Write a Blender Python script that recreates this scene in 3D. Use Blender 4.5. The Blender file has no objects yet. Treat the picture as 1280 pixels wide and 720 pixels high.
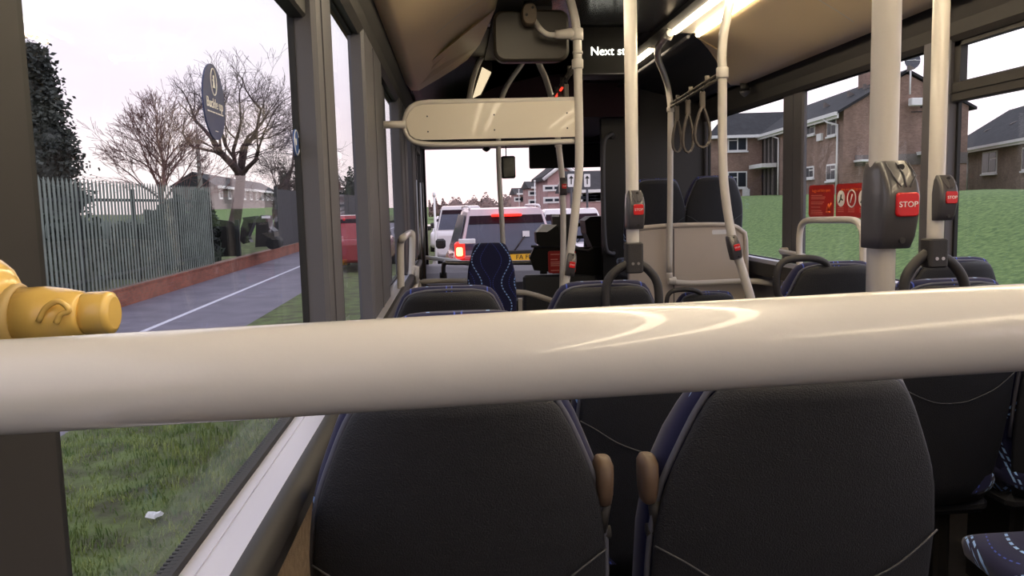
import bpy, math, random
from mathutils import Vector, Matrix
random.seed(7)
sc = bpy.context.scene
COL = sc.collection
PI = math.pi

# ------------------------------------------------------------------ camera frame (1280x720, focal 1000 px)
FOC = 1000.0
PSI, THE, RHO = 0.071679, 0.107498, 0.026
EYE = Vector((0, 0, 2.0))
_d = Vector((math.sin(PSI)*math.cos(THE), math.cos(PSI)*math.cos(THE), -math.sin(THE)))
_r0 = Vector((math.cos(PSI), -math.sin(PSI), 0)); _u0 = _r0.cross(_d)
_u = math.cos(RHO)*_u0 + math.sin(RHO)*_r0
_r = math.cos(RHO)*_r0 - math.sin(RHO)*_u0

def ray(px, py): return _d + _r*((px-640)/FOC) + _u*((360-py)/FOC)
def AX(px, py, X):
    v = ray(px, py); return EYE + v*(X/v.x)
def AY(px, py, Y):
    v = ray(px, py); return EYE + v*(Y/v.y)
def AZ(px, py, Z):
    v = ray(px, py); return EYE + v*((Z-2.0)/v.z)
def zat(X, Y, py):                                   # height at which the vertical through X, Y crosses image row py
    k = (360-py)/FOC; v = Vector((X, Y, 0))
    return 2.0 + (v.dot(_u) - k*v.dot(_d))/(k*_d.z - _u.z)

cam = bpy.data.cameras.new('camera'); co = bpy.data.objects.new('camera', cam); COL.objects.link(co)
cam.sensor_width = 36; cam.lens = FOC/1280*36; cam.clip_start = 0.02; cam.clip_end = 2000
co.matrix_world = Matrix(((_r.x, _u.x, -_d.x, EYE.x), (_r.y, _u.y, -_d.y, EYE.y), (_r.z, _u.z, -_d.z, EYE.z), (0, 0, 0, 1)))
sc.camera = co

# ------------------------------------------------------------------ materials
def srgb(c):
    return tuple((x/255/12.92 if x/255 <= .04045 else ((x/255+.055)/1.055)**2.4) for x in c)+(1,)
def nodes(name):
    m = bpy.data.materials.new(name); m.use_nodes = True
    nt = m.node_tree; b = nt.nodes['Principled BSDF']; return m, nt, b
def N(nt, t, **kw):
    n = nt.nodes.new(t)
    for k, v in kw.items():
        if k.startswith('i_'): n.inputs[k[2:].replace('_', ' ')].default_value = v
        else: setattr(n, k, v)
    return n
def ocoord(nt): return N(nt, 'ShaderNodeTexCoord').outputs['Object']
def mat(name, rgb, rough=.5, metal=0, var=.12, scale=8, bump=0, bscale=None, coat=0, spec=.5, rgb2=None, detail=4):
    m, nt, b = nodes(name)
    c = srgb(rgb); c2 = srgb(rgb2) if rgb2 else tuple(x*(1-var) for x in c[:3])+(1,)
    no = N(nt, 'ShaderNodeTexNoise', i_Scale=scale, i_Detail=detail); L = nt.links.new
    oc = ocoord(nt); L(oc, no.inputs['Vector'])
    rp = N(nt, 'ShaderNodeValToRGB'); rp.color_ramp.elements[0].position = .35; rp.color_ramp.elements[1].position = .65
    rp.color_ramp.elements[0].color = c2; rp.color_ramp.elements[1].color = c
    L(no.outputs['Fac'], rp.inputs['Fac']); L(rp.outputs['Color'], b.inputs['Base Color'])
    b.inputs['Roughness'].default_value = rough; b.inputs['Metallic'].default_value = metal
    b.inputs['Coat Weight'].default_value = coat; b.inputs['Specular IOR Level'].default_value = spec
    if bump:
        n2 = N(nt, 'ShaderNodeTexNoise', i_Scale=bscale or scale*6, i_Detail=3.0); L(oc, n2.inputs['Vector'])
        bp = N(nt, 'ShaderNodeBump', i_Strength=bump, i_Distance=.01); L(n2.outputs['Fac'], bp.inputs['Height']); L(bp.outputs['Normal'], b.inputs['Normal'])
    return m
def emis(name, rgb, s, base=(200, 200, 200)):
    m, nt, b = nodes(name)
    b.inputs['Base Color'].default_value = srgb(base); b.inputs['Emission Color'].default_value = srgb(rgb); b.inputs['Emission Strength'].default_value = s
    no = N(nt, 'ShaderNodeTexNoise', i_Scale=3.0); mx = N(nt, 'ShaderNodeMapRange', i_From_Min=0., i_From_Max=1., i_To_Min=.25, i_To_Max=.4)
    nt.links.new(no.outputs['Fac'], mx.inputs['Value']); nt.links.new(mx.outputs['Result'], b.inputs['Roughness'])
    return m
def glass(name, tint=(255, 255, 255), lo=.03, hi=.35, rough=.01):
    m = bpy.data.materials.new(name); m.use_nodes = True; nt = m.node_tree; nt.nodes.clear(); L = nt.links.new
    out = N(nt, 'ShaderNodeOutputMaterial'); tr = N(nt, 'ShaderNodeBsdfTransparent'); gl = N(nt, 'ShaderNodeBsdfGlossy')
    tr.inputs['Color'].default_value = srgb(tint); gl.inputs['Roughness'].default_value = rough
    lw = N(nt, 'ShaderNodeLayerWeight', i_Blend=.5); pw = N(nt, 'ShaderNodeMath', operation='POWER'); pw.inputs[1].default_value = 5
    ma = N(nt, 'ShaderNodeMath', operation='MULTIPLY_ADD'); ma.inputs[1].default_value = hi; ma.inputs[2].default_value = lo
    mx = N(nt, 'ShaderNodeMixShader'); L(lw.outputs['Facing'], pw.inputs[0]); L(pw.outputs[0], ma.inputs[0]); L(ma.outputs[0], mx.inputs['Fac'])
    L(tr.outputs[0], mx.inputs[1]); L(gl.outputs[0], mx.inputs[2]); L(mx.outputs[0], out.inputs['Surface'])
    return m
def brick(name, c1, c2, mortar, scale=4.4, rough=.9):
    m, nt, b = nodes(name); L = nt.links.new; oc = ocoord(nt)
    sp = N(nt, 'ShaderNodeSeparateXYZ'); L(oc, sp.inputs[0])
    ad = N(nt, 'ShaderNodeMath', operation='ADD'); L(sp.outputs['X'], ad.inputs[0]); L(sp.outputs['Y'], ad.inputs[1])
    cb = N(nt, 'ShaderNodeCombineXYZ'); L(ad.outputs[0], cb.inputs['X']); L(sp.outputs['Z'], cb.inputs['Y'])
    br = N(nt, 'ShaderNodeTexBrick', i_Scale=scale, i_Mortar_Size=.018); L(cb.outputs[0], br.inputs['Vector'])
    br.inputs['Color1'].default_value = srgb(c1); br.inputs['Color2'].default_value = srgb(c2); br.inputs['Mortar'].default_value = srgb(mortar)
    no = N(nt, 'ShaderNodeTexNoise', i_Scale=1.1, i_Detail=6.0); L(oc, no.inputs['Vector'])
    mr = N(nt, 'ShaderNodeMapRange', i_From_Min=.3, i_From_Max=.7, i_To_Min=.75, i_To_Max=1.15); L(no.outputs['Fac'], mr.inputs['Value'])
    hs = N(nt, 'ShaderNodeHueSaturation'); L(br.outputs['Color'], hs.inputs['Color']); L(mr.outputs[0], hs.inputs['Value']); L(hs.outputs[0], b.inputs['Base Color'])
    b.inputs['Roughness'].default_value = rough
    return m
def moquette():
    m, nt, b = nodes('seat_moquette'); L = nt.links.new; oc = ocoord(nt)
    sp = N(nt, 'ShaderNodeSeparateXYZ'); L(oc, sp.inputs[0])
    def mth(op, a, bb=None, c=None):
        n = N(nt, 'ShaderNodeMath', operation=op)
        for i, v in enumerate((a, bb, c)):
            if v is None: continue
            if isinstance(v, (int, float)): n.inputs[i].default_value = v
            else: L(v, n.inputs[i])
        return n.outputs[0]
    run = mth('SUBTRACT', sp.outputs['Z'], sp.outputs['Y'])
    ax = mth('ABSOLUTE', sp.outputs['X'])
    sn = mth('MULTIPLY', mth('SINE', mth('MULTIPLY', run, 17.0)), .032)
    u = mth('SUBTRACT', ax, sn)
    def line(x0, w): return mth('LESS_THAN', mth('ABSOLUTE', mth('SUBTRACT', u, x0)), w)
    dash = mth('LESS_THAN', mth('FRACT', mth('MULTIPLY', run, 42.0)), .62)
    f1 = mth('MULTIPLY', mth('ADD', line(.10, .0042), mth('ADD', line(.187, .0035), line(.202, .0035))), dash)
    f2 = mth('MULTIPLY', mth('ADD', line(.04, .002), line(.15, .002)), mth('LESS_THAN', mth('FRACT', mth('MULTIPLY', run, 60.0)), .5))
    mx = N(nt, 'ShaderNodeMix', data_type='RGBA'); mx.inputs['A'].default_value = srgb((17, 21, 66)); mx.inputs['B'].default_value = srgb((150, 190, 250))
    L(mth('MINIMUM', f1, 1.0), mx.inputs['Factor'])
    m2 = N(nt, 'ShaderNodeMix', data_type='RGBA'); L(mx.outputs['Result'], m2.inputs['A']); m2.inputs['B'].default_value = srgb((60, 84, 190)); L(f2, m2.inputs['Factor'])
    L(m2.outputs['Result'], b.inputs['Base Color']); b.inputs['Roughness'].default_value = .85
    b.inputs['Sheen Weight'].default_value = .15
    return m
def leafmat(name, c1, c2): return mat(name, c1, .8, rgb2=c2, scale=1.3, detail=6)

M = {}
M['cream'] = mat('cream_powder_coat', (208, 203, 198), .32, var=.05, scale=5, bump=.06, bscale=500, coat=.25)
M['rail'] = mat('grab_rail_coat', (206, 204, 206), .26, var=.03, scale=4, bump=.015, bscale=160, coat=.4)
M['creampanel'] = mat('cream_panel', (226, 218, 204), .3, var=.04, scale=2, coat=.3)
M['boxpanel'] = mat('pale_grey_moulding', (192, 182, 174), .4, var=.08, scale=2.5)
M['yellow'] = mat('yellow_plastic', (222, 186, 104), .25, var=.05, coat=.4)
M['cove'] = mat('ceiling_lining', (232, 208, 166), .42, var=.06, scale=1.2)
M['ceil'] = mat('ceiling_dark_lining', (72, 70, 70), .22, var=.1, scale=2)
M['frame'] = mat('window_frame_grey', (86, 85, 92), .55, var=.08, scale=3, bump=.05)
M['framedark'] = mat('frame_dark', (42, 40, 41), .6, var=.1, scale=3)
M['gasket'] = mat('rubber_gasket', (22, 22, 24), .6, var=.2)
M['black'] = mat('black_moulding', (30, 28, 28), .5, var=.15, scale=4)
M['blackgloss'] = mat('black_gloss', (7, 7, 7), .5, var=.2, spec=.25)
M['shell'] = mat('seat_shell_charcoal', (34, 35, 42), .62, var=.1, scale=30, bump=.35, bscale=420, spec=.35)
M['piping'] = mat('seat_edge_grey', (86, 88, 104), .7, var=.1, scale=20)
M['seam'] = mat('seam_grey', (74, 74, 80), .6)
M['moq'] = moquette()
M['arm'] = mat('armrest_brown_vinyl', (92, 74, 62), .5, var=.2, scale=12)
M['handle'] = mat('handle_black_textured', (46, 44, 46), .55, var=.1, bump=.15, bscale=300)
M['stopbody'] = mat('stop_box_graphite', (78, 76, 80), .3, var=.06, coat=.3)
M['stopred'] = mat('stop_button_red', (205, 18, 22), .35, var=.04)
M['white'] = mat('white_paint', (236, 236, 236), .5, var=.03)
M['sill'] = mat('sill_aluminium_white', (184, 186, 206), .38, var=.04, scale=2)
M['carpet'] = mat('tan_carpet_lining', (146, 124, 100), .95, var=.25, scale=60, bump=.3, bscale=300)
M['lining'] = mat('grey_side_lining', (132, 128, 130), .7, var=.1)
M['floor'] = mat('vinyl_floor_dark', (46, 46, 52), .7, var=.2, scale=40)
M['dash'] = mat('dash_grey', (120, 116, 128), .55, var=.1)
M['cab'] = mat('cab_door_grey', (62, 64, 70), .5, var=.08)
M['strap'] = mat('strap_grey', (104, 98, 92), .6, var=.12)
M['steel'] = mat('brushed_steel', (170, 166, 164), .3, metal=.9, var=.1)
M['notice'] = mat('notice_red', (176, 28, 28), .45, var=.06)
M['noticetext'] = mat('notice_orange_text', (240, 120, 60), .5)
M['noticepink'] = mat('notice_pink_text', (232, 150, 140), .5)
M['decal'] = mat('decal_slate', (58, 68, 112), .5, var=.04)
M['decalblue'] = mat('decal_blue', (64, 96, 160), .5)
M['decalwhite'] = mat('decal_white', (236, 236, 240), .5)
M['led'] = emis('led_strip_warm', (255, 234, 198), 21)
M['ledtext'] = emis('led_text', (255, 255, 240), 3.2)
M['panelglow'] = emis('door_light_lens', (255, 232, 190), .8)
M['gl'] = glass('window_glass', (250, 251, 252), .018, .3)
M['gfront'] = glass('windscreen_glass', (255, 252, 252), .02, .2)
# outside
M['asph'] = mat('road_asphalt', (104, 100, 108), .75, rgb2=(82, 80, 88), scale=3, bump=.3, bscale=80)
M['path'] = mat('footpath_asphalt', (116, 108, 122), .6, rgb2=(96, 90, 104), scale=1.4, bump=.25, bscale=60)
M['line'] = mat('white_line', (214, 210, 222), .7, var=.12, scale=9)
M['kerb'] = mat('kerb_stone', (150, 144, 142), .8, var=.15, scale=6)
M['soil'] = mat('verge_soil', (104, 118, 66), .95, rgb2=(74, 74, 50), scale=3.2, detail=8, bump=.8, bscale=30)
M['lawn'] = mat('lawn_grass', (112, 136, 72), .95, rgb2=(72, 98, 46), scale=8, detail=10, bump=1., bscale=9)
M['blade'] = mat('grass_blade', (158, 168, 100), .7, rgb2=(92, 118, 66), scale=5)
M['brickL'] = brick('plinth_brick', (156, 88, 68), (130, 76, 60), (126, 100, 88))
M['brickR'] = brick('flats_brick', (154, 127, 113), (134, 108, 96), (146, 130, 121))
M['brickB'] = brick('bungalow_brick', (158, 137, 122), (136, 117, 104), (150, 136, 125))
M['brickF'] = brick('terrace_brick', (196, 158, 156), (182, 144, 142), (200, 174, 172))
M['roof'] = brick('roof_tiles', (56, 56, 60), (42, 42, 46), (26, 26, 29), scale=3.4)
M['concrete'] = mat('concrete_band', (120, 112, 108), .9, var=.15)
M['pane'] = mat('house_pane', (50, 56, 66), .3, spec=.12, var=.4, scale=1.5)
M['pale'] = mat('palisade_galv', (124, 134, 126), .6, metal=.3, var=.3, scale=2)
M['paledark'] = mat('palisade_dark', (42, 46, 48), .7, var=.2, scale=2)
M['fencepanel'] = mat('dark_board_fence', (52, 50, 56), .8, var=.2, scale=3)
M['conifer'] = leafmat('conifer_foliage', (74, 78, 72), (36, 42, 40))
M['hedge'] = leafmat('hedge_foliage', (56, 66, 52), (24, 30, 28))
M['bark'] = mat('bare_bark', (92, 76, 76), .9, rgb2=(62, 50, 50), scale=3)
M['barkred'] = mat('bare_twig_reddish', (134, 100, 96), .9, rgb2=(98, 74, 72), scale=3)
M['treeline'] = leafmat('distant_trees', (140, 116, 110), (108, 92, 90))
M['carglare'] = mat('car_cabin_sky_glare', (206, 188, 196), .3, var=.04, coat=.5)  # sky glare on the red car's cabin, put into its colour
M['carred'] = mat('car_paint_red', (150, 22, 34), .25, var=.04, coat=.6)
M['carwhite'] = mat('car_paint_white', (226, 222, 226), .25, var=.03, coat=.6)
M['cargrey'] = mat('car_paint_grey', (110, 112, 124), .25, var=.03, coat=.6)
M['carglass'] = mat('car_glass', (74, 78, 98), .1, var=.2, scale=2)
M['tyre'] = mat('tyre', (24, 24, 26), .8)
M['brake'] = emis('brake_lamp_lit', (255, 40, 30), 2.2, (200, 20, 20))
M['brakehot'] = emis('brake_lamp_core', (255, 170, 110), 4, (230, 90, 60))
M['lampred'] = mat('tail_lens_red', (190, 24, 24), .2)
M['plate'] = mat('plate_yellow', (246, 186, 40), .4)
M['plateblack'] = mat('plate_black', (20, 20, 20), .5)

# ------------------------------------------------------------------ mesh builder
class MB:
    def __init__(s): s.v = []; s.f = []; s.smooth = set()
    def add(s, vs, fs, sm=False):
        n = len(s.v); s.v += [tuple(v) for v in vs]
        for f in fs:
            if sm: s.smooth.add(len(s.f))
            s.f.append(tuple(i+n for i in f))
        return s
    def box(s, a, b, bev=0):
        x0, x1 = sorted((a[0], b[0])); y0, y1 = sorted((a[1], b[1])); z0, z1 = sorted((a[2], b[2]))
        if bev <= 0:
            vs = [(x, y, z) for z in (z0, z1) for y in (y0, y1) for x in (x0, x1)]
            return s.add(vs, [(0, 2, 3, 1), (4, 5, 7, 6), (0, 1, 5, 4), (2, 6, 7, 3), (0, 4, 6, 2), (1, 3, 7, 5)])
        bev = min(bev, (x1-x0)/2.01, (y1-y0)/2.01, (z1-z0)/2.01)
        def ring(z, i):
            return [(x0+i, y0+bev, z), (x0+bev, y0+i, z), (x1-bev, y0+i, z), (x1-i, y0+bev, z), (x1-i, y1-bev, z), (x1-bev, y1-i, z), (x0+bev, y1-i, z), (x0+i, y1-bev, z)]
        return s.loft([ring(z0, bev*.999), ring(z0+bev, 0), ring(z1-bev, 0), ring(z1, bev*.999)], sm=False)
    def obox(s, c, ax, ay, az):
        c = Vector(c); ax = Vector(ax); ay = Vector(ay); az = Vector(az)
        vs = [c + ax*i + ay*j + az*k for k in (-1, 1) for j in (-1, 1) for i in (-1, 1)]
        return s.add(vs, [(0, 2, 3, 1), (4, 5, 7, 6), (0, 1, 5, 4), (2, 6, 7, 3), (0, 4, 6, 2), (1, 3, 7, 5)])
    def loft(s, rings, sm=True, closed=True, caps=True):
        n = len(rings[0]); vs = [p for r in rings for p in r]; fs = []
        for i in range(len(rings)-1):
            for j in range(n if closed else n-1):
                k = (j+1) % n; fs.append((i*n+j, i*n+k, (i+1)*n+k, (i+1)*n+j))
        s.add(vs, fs, sm)
        if caps and closed:
            base = len(s.v)-len(vs)
            s.f.append(tuple(base+j for j in reversed(range(n)))); s.f.append(tuple(base+(len(rings)-1)*n+j for j in range(n)))
        return s
    def tube(s, pts, r, n=12, sub=0, caps=True):
        pts = [Vector(p) for p in pts]
        if sub: pts = smoothpath(pts, sub)
        rad = r if isinstance(r, (list, tuple)) else [r]*len(pts)
        if len(rad) != len(pts): rad = [rad[0]+(rad[-1]-rad[0])*i/(len(pts)-1) for i in range(len(pts))]
        t = (pts[1]-pts[0]).normalized(); a = t.orthogonal().normalized(); rings = []
        for i, p in enumerate(pts):
            if i == 0: tt = pts[1]-pts[0]
            elif i == len(pts)-1: tt = pts[-1]-pts[-2]
            else: tt = (pts[i+1]-pts[i]).normalized()+(pts[i]-pts[i-1]).normalized()
            tt = tt.normalized(); a = (a-tt*a.dot(tt)).normalized(); b = tt.cross(a)
            rings.append([p+(a*math.cos(2*PI*k/n)+b*math.sin(2*PI*k/n))*rad[i] for k in range(n)])
        return s.loft(rings, True, True, caps)
    def cyl(s, a, b, r, n=16): return s.tube([a, b], r, n)
    def prism(s, poly, off):
        off = Vector(off); p = [Vector(q) for q in poly]; n = len(p)
        vs = p+[q+off for q in p]
        return s.add(vs, [tuple(reversed(range(n))), tuple(range(n, 2*n))]+[(i, (i+1) % n, n+(i+1) % n, n+i) for i in range(n)])
def smoothpath(p, sub):
    out = []
    for i in range(len(p)-1):
        p0 = p[i-1] if i else p[0]*2-p[1]; p1, p2 = p[i], p[i+1]; p3 = p[i+2] if i+2 < len(p) else p2*2-p1
        for k in range(sub):
            t = k/sub
            out.append(.5*((2*p1)+(p2-p0)*t+(2*p0-5*p1+4*p2-p3)*t*t+(3*p1-p0-3*p2+p3)*t**3))
    out.append(p[-1]); return out
def rounded(cx, cy, hw, hh, r, n=5):                  # rounded rectangle outline
    out = []
    for (sx, sy, a0) in ((1, 1, 0), (-1, 1, PI/2), (-1, -1, PI), (1, -1, 3*PI/2)):
        for k in range(n+1):
            a = a0+PI/2*k/n; out.append((cx+sx*(hw-r)+r*math.cos(a), cy+sy*(hh-r)+r*math.sin(a)))
    return out
def superell(cx, cy, a, b, e=3.2, n=28):
    out = []
    for k in range(n):
        t = 2*PI*k/n; c, s_ = math.cos(t), math.sin(t)
        out.append((cx+a*abs(c)**(2/e)*(1 if c >= 0 else -1), cy+b*abs(s_)**(2/e)*(1 if s_ >= 0 else -1)))
    return out

def worldloc(o):
    v = Vector((0, 0, 0))
    while o is not None: v += o.location; o = o.parent
    return v
def link(name, mb, material, parent=None, shift=True):
    me = bpy.data.meshes.new(name)
    off = worldloc(parent) if (parent is not None and shift) else Vector((0, 0, 0))
    vs = [(v[0]-off.x, v[1]-off.y, v[2]-off.z) for v in mb.v]
    me.from_pydata(vs, [], mb.f)
    if mb.smooth:
        for i in mb.smooth: me.polygons[i].use_smooth = True
    me.materials.append(material if not isinstance(material, str) else M[material]); me.update()
    o = bpy.data.objects.new(name, me); COL.objects.link(o)
    if parent is not None: o.parent = parent
    return o
def tag(o, label=None, cat=None, group=None, kind=None):
    if label: o['label'] = label
    if cat: o['category'] = cat
    if group: o['group'] = group
    if kind: o['kind'] = kind
    return o
def thing(name, loc, label, cat, group=None, rz=0):
    o = bpy.data.objects.new(name, None); COL.objects.link(o); o.location = loc; o.rotation_euler = (0, 0, rz); o.empty_display_size = .1
    return tag(o, label, cat, group)
def struct(name, mb, m, label=None, cat=None, parent=None):
    o = link(name, mb, m, parent)
    if parent is None: tag(o, label or name.replace('_', ' '), cat or 'structure', None, 'structure')
    return o
def textmb(body, size, M4, depth=.0006, font=None, align='CENTER', sx=1.0):
    cu = bpy.data.curves.new('t', 'FONT'); cu.body = body; cu.size = size; cu.extrude = depth; cu.align_x = align; cu.align_y = 'CENTER'
    ob = bpy.data.objects.new('t', cu); COL.objects.link(ob)
    dg = bpy.context.evaluated_depsgraph_get(); me = bpy.data.meshes.new_from_object(ob.evaluated_get(dg))
    mb = MB(); mb.add([M4 @ Vector((v.co.x*sx, v.co.y, v.co.z)) for v in me.vertices], [tuple(p.vertices) for p in me.polygons])
    bpy.data.objects.remove(ob); bpy.data.curves.remove(cu); bpy.data.meshes.remove(me)
    return mb
def frameM(o, ex, ey):                                # matrix with x along ex, y along ey, z = ex x ey
    ex = Vector(ex).normalized(); ey = Vector(ey).normalized(); ez = ex.cross(ey)
    return Matrix(((ex.x, ey.x, ez.x, o[0]), (ex.y, ey.y, ez.y, o[1]), (ex.z, ey.z, ez.z, o[2]), (0, 0, 0, 1)))

# ------------------------------------------------------------------ bus shell
XL, XR = -.33, 2.05
ZS, ZT = 1.585, 2.6          # sill and window head
YB, YF = -2.6, 8.8           # rear wall and windscreen
XC = (XL+XR)/2
fl = MB(); fl.box((XL-.02, YB, .62), (XR+.02, 3.6, .69)); fl.box((XL-.02, 3.6, .28), (XR+.02, YF, .35)); fl.box((XL, 3.56, .35), (XR, 3.6, .69))
struct('floor', fl, 'floor', 'dark vinyl bus floor with a step down towards the front', 'floor')

def side(sgn):
    X = XL if sgn < 0 else XR; n = 'left' if sgn < 0 else 'right'; o = -sgn   # o points inwards
    w = MB(); w.box((X+sgn*.03, YB, .3), (X-sgn*.0, YF, ZS-.03))
    w.box((X+sgn*.03, YB, ZT), (X+sgn*.0, YF, 3.16))
    struct('wall_'+n, w, 'lining' if sgn > 0 else 'carpet', 'lower side lining of the bus on the %s' % n, 'wall')
side(-1); side(1)
w = MB(); w.box((XL-.05, YB-.06, .3), (XR+.05, YB, 3.18)); struct('wall_back', w, 'lining', 'rear wall of the bus', 'wall')

# window sills
s = MB(); s.box((XL, -2.5, ZS-.02), (XL+.068, 5.9, ZS)); s.box((XL+.022, -2.5, ZS), (XL+.024, 5.9, ZS+.002)); s.box((XL+.058, -2.5, ZS), (XL+.068, 5.9, ZS+.006))
struct('trim_1', s, 'sill', 'white grooved window sill on the left', 'trim')
s = MB(); s.tube([(XL+.078, -2.5, ZS-.012), (XL+.078, 5.9, ZS-.012)], .022, 12); s.box((XL+.0, -2.5, ZS-.075), (XL+.08, 5.9, ZS-.021))
struct('trim_2', s, 'framedark', 'dark rounded capping along the left sill', 'trim')
s = MB()
y = .5
s.box((XL-.013, -2.5, ZS-.03), (XL-.003, 8.6, ZS+.006))
while y < 4.2:
    s.box((XL-.016, y, ZS+.0), (XL-.001, y+.005, ZS+.010)); y += .010
struct('trim_3', s, 'gasket', 'ribbed black rubber gasket under the left glass', 'trim')
s = MB(); s.box((XR-.06, -2.5, ZS-.02), (XR, 5.9, ZS+.004)); struct('trim_4', s, 'sill', 'pale window sill on the right', 'trim')
s = MB(); s.box((XR-.075, -2.5, ZS-.1), (XR-.0, 5.9, ZS-.021)); struct('trim_5', s, 'framedark', 'dark capping under the right sill', 'trim')

# cantrails (dark band between window head and cove)
def cantrail(sgn, num):
    X = XL if sgn < 0 else XR; o = -sgn; m = MB()
    prof = [(X, ZT-.005), (X+o*.028, ZT-.012), (X+o*.045, ZT+.01), (X+o*.05, ZT+.06), (X+o*.075, ZT+.14), (X+o*.06, ZT+.16), (X, ZT+.17)]
    m.loft([[(x, y, z) for x, z in prof] for y in (YB, 8.6)], sm=False)
    struct('trim_%d' % num, m, 'framedark', 'dark cantrail above the %s windows' % ('left' if sgn < 0 else 'right'), 'trim')
cantrail(-1, 6); cantrail(1, 7)
s = MB(); s.tube([(XL+.06, .5, ZT+.112), (XL+.06, 5.6, ZT+.112)], .005, 8); s.tube([(XL+.085, .5, ZT+.146), (XL+.085, 5.6, ZT+.146)], .004, 8)
struct('trim_8', s, 'frame', 'thin grey beading on the left cantrail', 'trim')

# coves: pale side ceiling panels, cut with a rounded front end
LC = [(-.262, 2.735), (-.235, 2.722), (-.19, 2.735), (-.13, 2.762), (-.05, 2.797), (.05, 2.832), (.12, 2.848), (.18, 2.858), (.225, 2.862)]
RC = [(1.96, 2.742), (1.925, 2.722), (1.87, 2.73), (1.80, 2.752), (1.70, 2.786), (1.60, 2.815), (1.50, 2.84), (1.40, 2.856), (1.335, 2.862)]
def lerp(tab, x):
    for (a, b), (c, d) in zip(tab, tab[1:]):
        if min(a, c) <= x <= max(a, c): return b+(d-b)*(x-a)/(c-a)
    return tab[0][1] if abs(x-tab[0][0]) < abs(x-tab[-1][0]) else tab[-1][1]
def cove(prof, cut, name, label, ys=YB):
    m = MB(); n = 26; rows = []
    for (x, z) in prof:
        ye = lerp(cut, x); rows.append([(x, ys+(ye-ys)*k/n, z) for k in range(n+1)])
    up = [[(x, y, z+.012) for (x, y, z) in r] for r in rows]
    rings = rows+up[::-1]
    m.loft(rings+[rings[0]], sm=True, closed=False, caps=False)
    k = len(prof)
    m.prism([(r[-1][0], r[-1][1], r[-1][2]) for r in rows], (0, .004, .012))
    return struct(name, m, 'cove', label, 'ceiling panel')
cove(LC, [(-.262, 5.0), (-.235, 5.25), (-.19, 5.35), (-.05, 5.25), (.05, 5.1), (.12, 4.9), (.18, 4.5), (.225, 3.7)], 'trim_9', 'pale curved ceiling panel over the left windows')
cove(RC, [(1.96, 5.0), (1.925, 5.25), (1.87, 5.3), (1.80, 5.2), (1.70, 5.0), (1.60, 4.8), (1.50, 4.62), (1.40, 4.45), (1.335, 4.35)], 'trim_10', 'pale curved ceiling panel over the right windows')
# seam beads on coves
def ribbon(pts, hw, th):
    e = MB(); rings = [[(x, y-hw, z+th), (x, y+hw, z+th), (x, y+hw*.5, z-th), (x, y-hw*.5, z-th)] for x, y, z in pts]; return e.loft(rings, sm=False)
s = ribbon([(x, 3.25+i*.055, z) for i, (x, z) in enumerate(RC[::-1][:6])], .006, .0004)
struct('trim_11', s, 'creampanel', 'pale joint bead across the right ceiling panel', 'trim')
s = ribbon([(.225, 3.40, 2.862), (.18, 3.46, 2.858), (.12, 3.56, 2.848), (.05, 3.7, 2.832), (-.05, 3.9, 2.797)], .007, .0004)
struct('trim_12', s, 'creampanel', 'pale joint bead across the left ceiling panel', 'trim')
# dark continuation of the coves round the front, and the centre ceiling
m = MB()
m.loft([[(x, y, z+.02) for x, z in LC+[(.24, 2.91), (-.4, 2.91)]] for y in (4.2, YF)], sm=False)
struct('trim_13', m, 'black', 'black ceiling cove above the front door', 'ceiling panel')
m = MB(); m.loft([[(x, y, z+.02) for x, z in RC+[(1.3, 2.91), (2.1, 2.91)]] for y in (4.1, YF)], sm=False)
struct('trim_14', m, 'black', 'black ceiling cove above the cab', 'ceiling panel')
c = MB(); c.box((.20, YB, 2.885), (1.40, 4.35, 2.93)); 
struct('ceiling', c, 'ceil', 'dark glossy centre ceiling of the bus', 'ceiling')
c = MB(); c.box((.20, 4.35, 2.885), (.24, YF, 3.16)); c.box((1.06, 4.35, 2.885), (1.42, YF, 2.93)); c.box((XL-.05, YB, 3.16), (XR+.05, YF, 3.18)); struct('trim_19', c, 'black', 'black raised ceiling at the front of the bus', 'ceiling')
c = MB(); c.box((1.205, YB, 2.868), (1.325, 4.3, 2.886)); struct('trim_15', c, 'creampanel', 'pale strip between the two ceiling light strips', 'ceiling panel')
c = MB(); c.box((1.10, YB, 2.862), (1.165, 5.4, 2.886)); struct('trim_16', c, 'framedark', 'dark channel beside the ceiling light', 'trim')
c = MB(); c.tube([(1.30, 4.35, 2.86), (1.30, 6.3, 2.86)], .01, 8); struct('trim_17', c, 'frame', 'dull rail line running on from the ceiling light', 'trim')
c = MB(); c.box((.225, YB, 2.86), (.34, 5.0, 2.886)); struct('trim_18', c, 'framedark', 'dark channel along the left ceiling panel', 'trim')

def strip(x, y0, y1, label, w=.032):
    t = thing('ceiling_light', (x, (y0+y1)/2, 2.886), label, 'light', 'ceiling light strips')
    a = MB(); a.box((x-w/2, y0, 2.846), (x+w/2, y1, 2.872), .006); link('diffuser', a, 'led', t)
    a = MB(); a.box((x-w/2-.004, y0-.01, 2.868), (x+w/2+.004, y1+.01, 2.885)); link('housing', a, 'creampanel', t)
strip(1.186, -2.4, 4.22, 'bright long light strip on the ceiling nearest the dark centre')
strip(1.336, -2.4, 4.3, 'bright light strip along the edge of the right curved ceiling panel', .022)
strip(1.186, 4.72, 5.75, 'short light strip seen just left of the curved pole top')
strip(.43, -2.4, 3.2, 'second light strip near the left curved ceiling panel, out of view above the monitor', .03)
strip(.285, -2.4, 3.25, 'light strip beside the left curved ceiling panel, above the top edge', .03)

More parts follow.
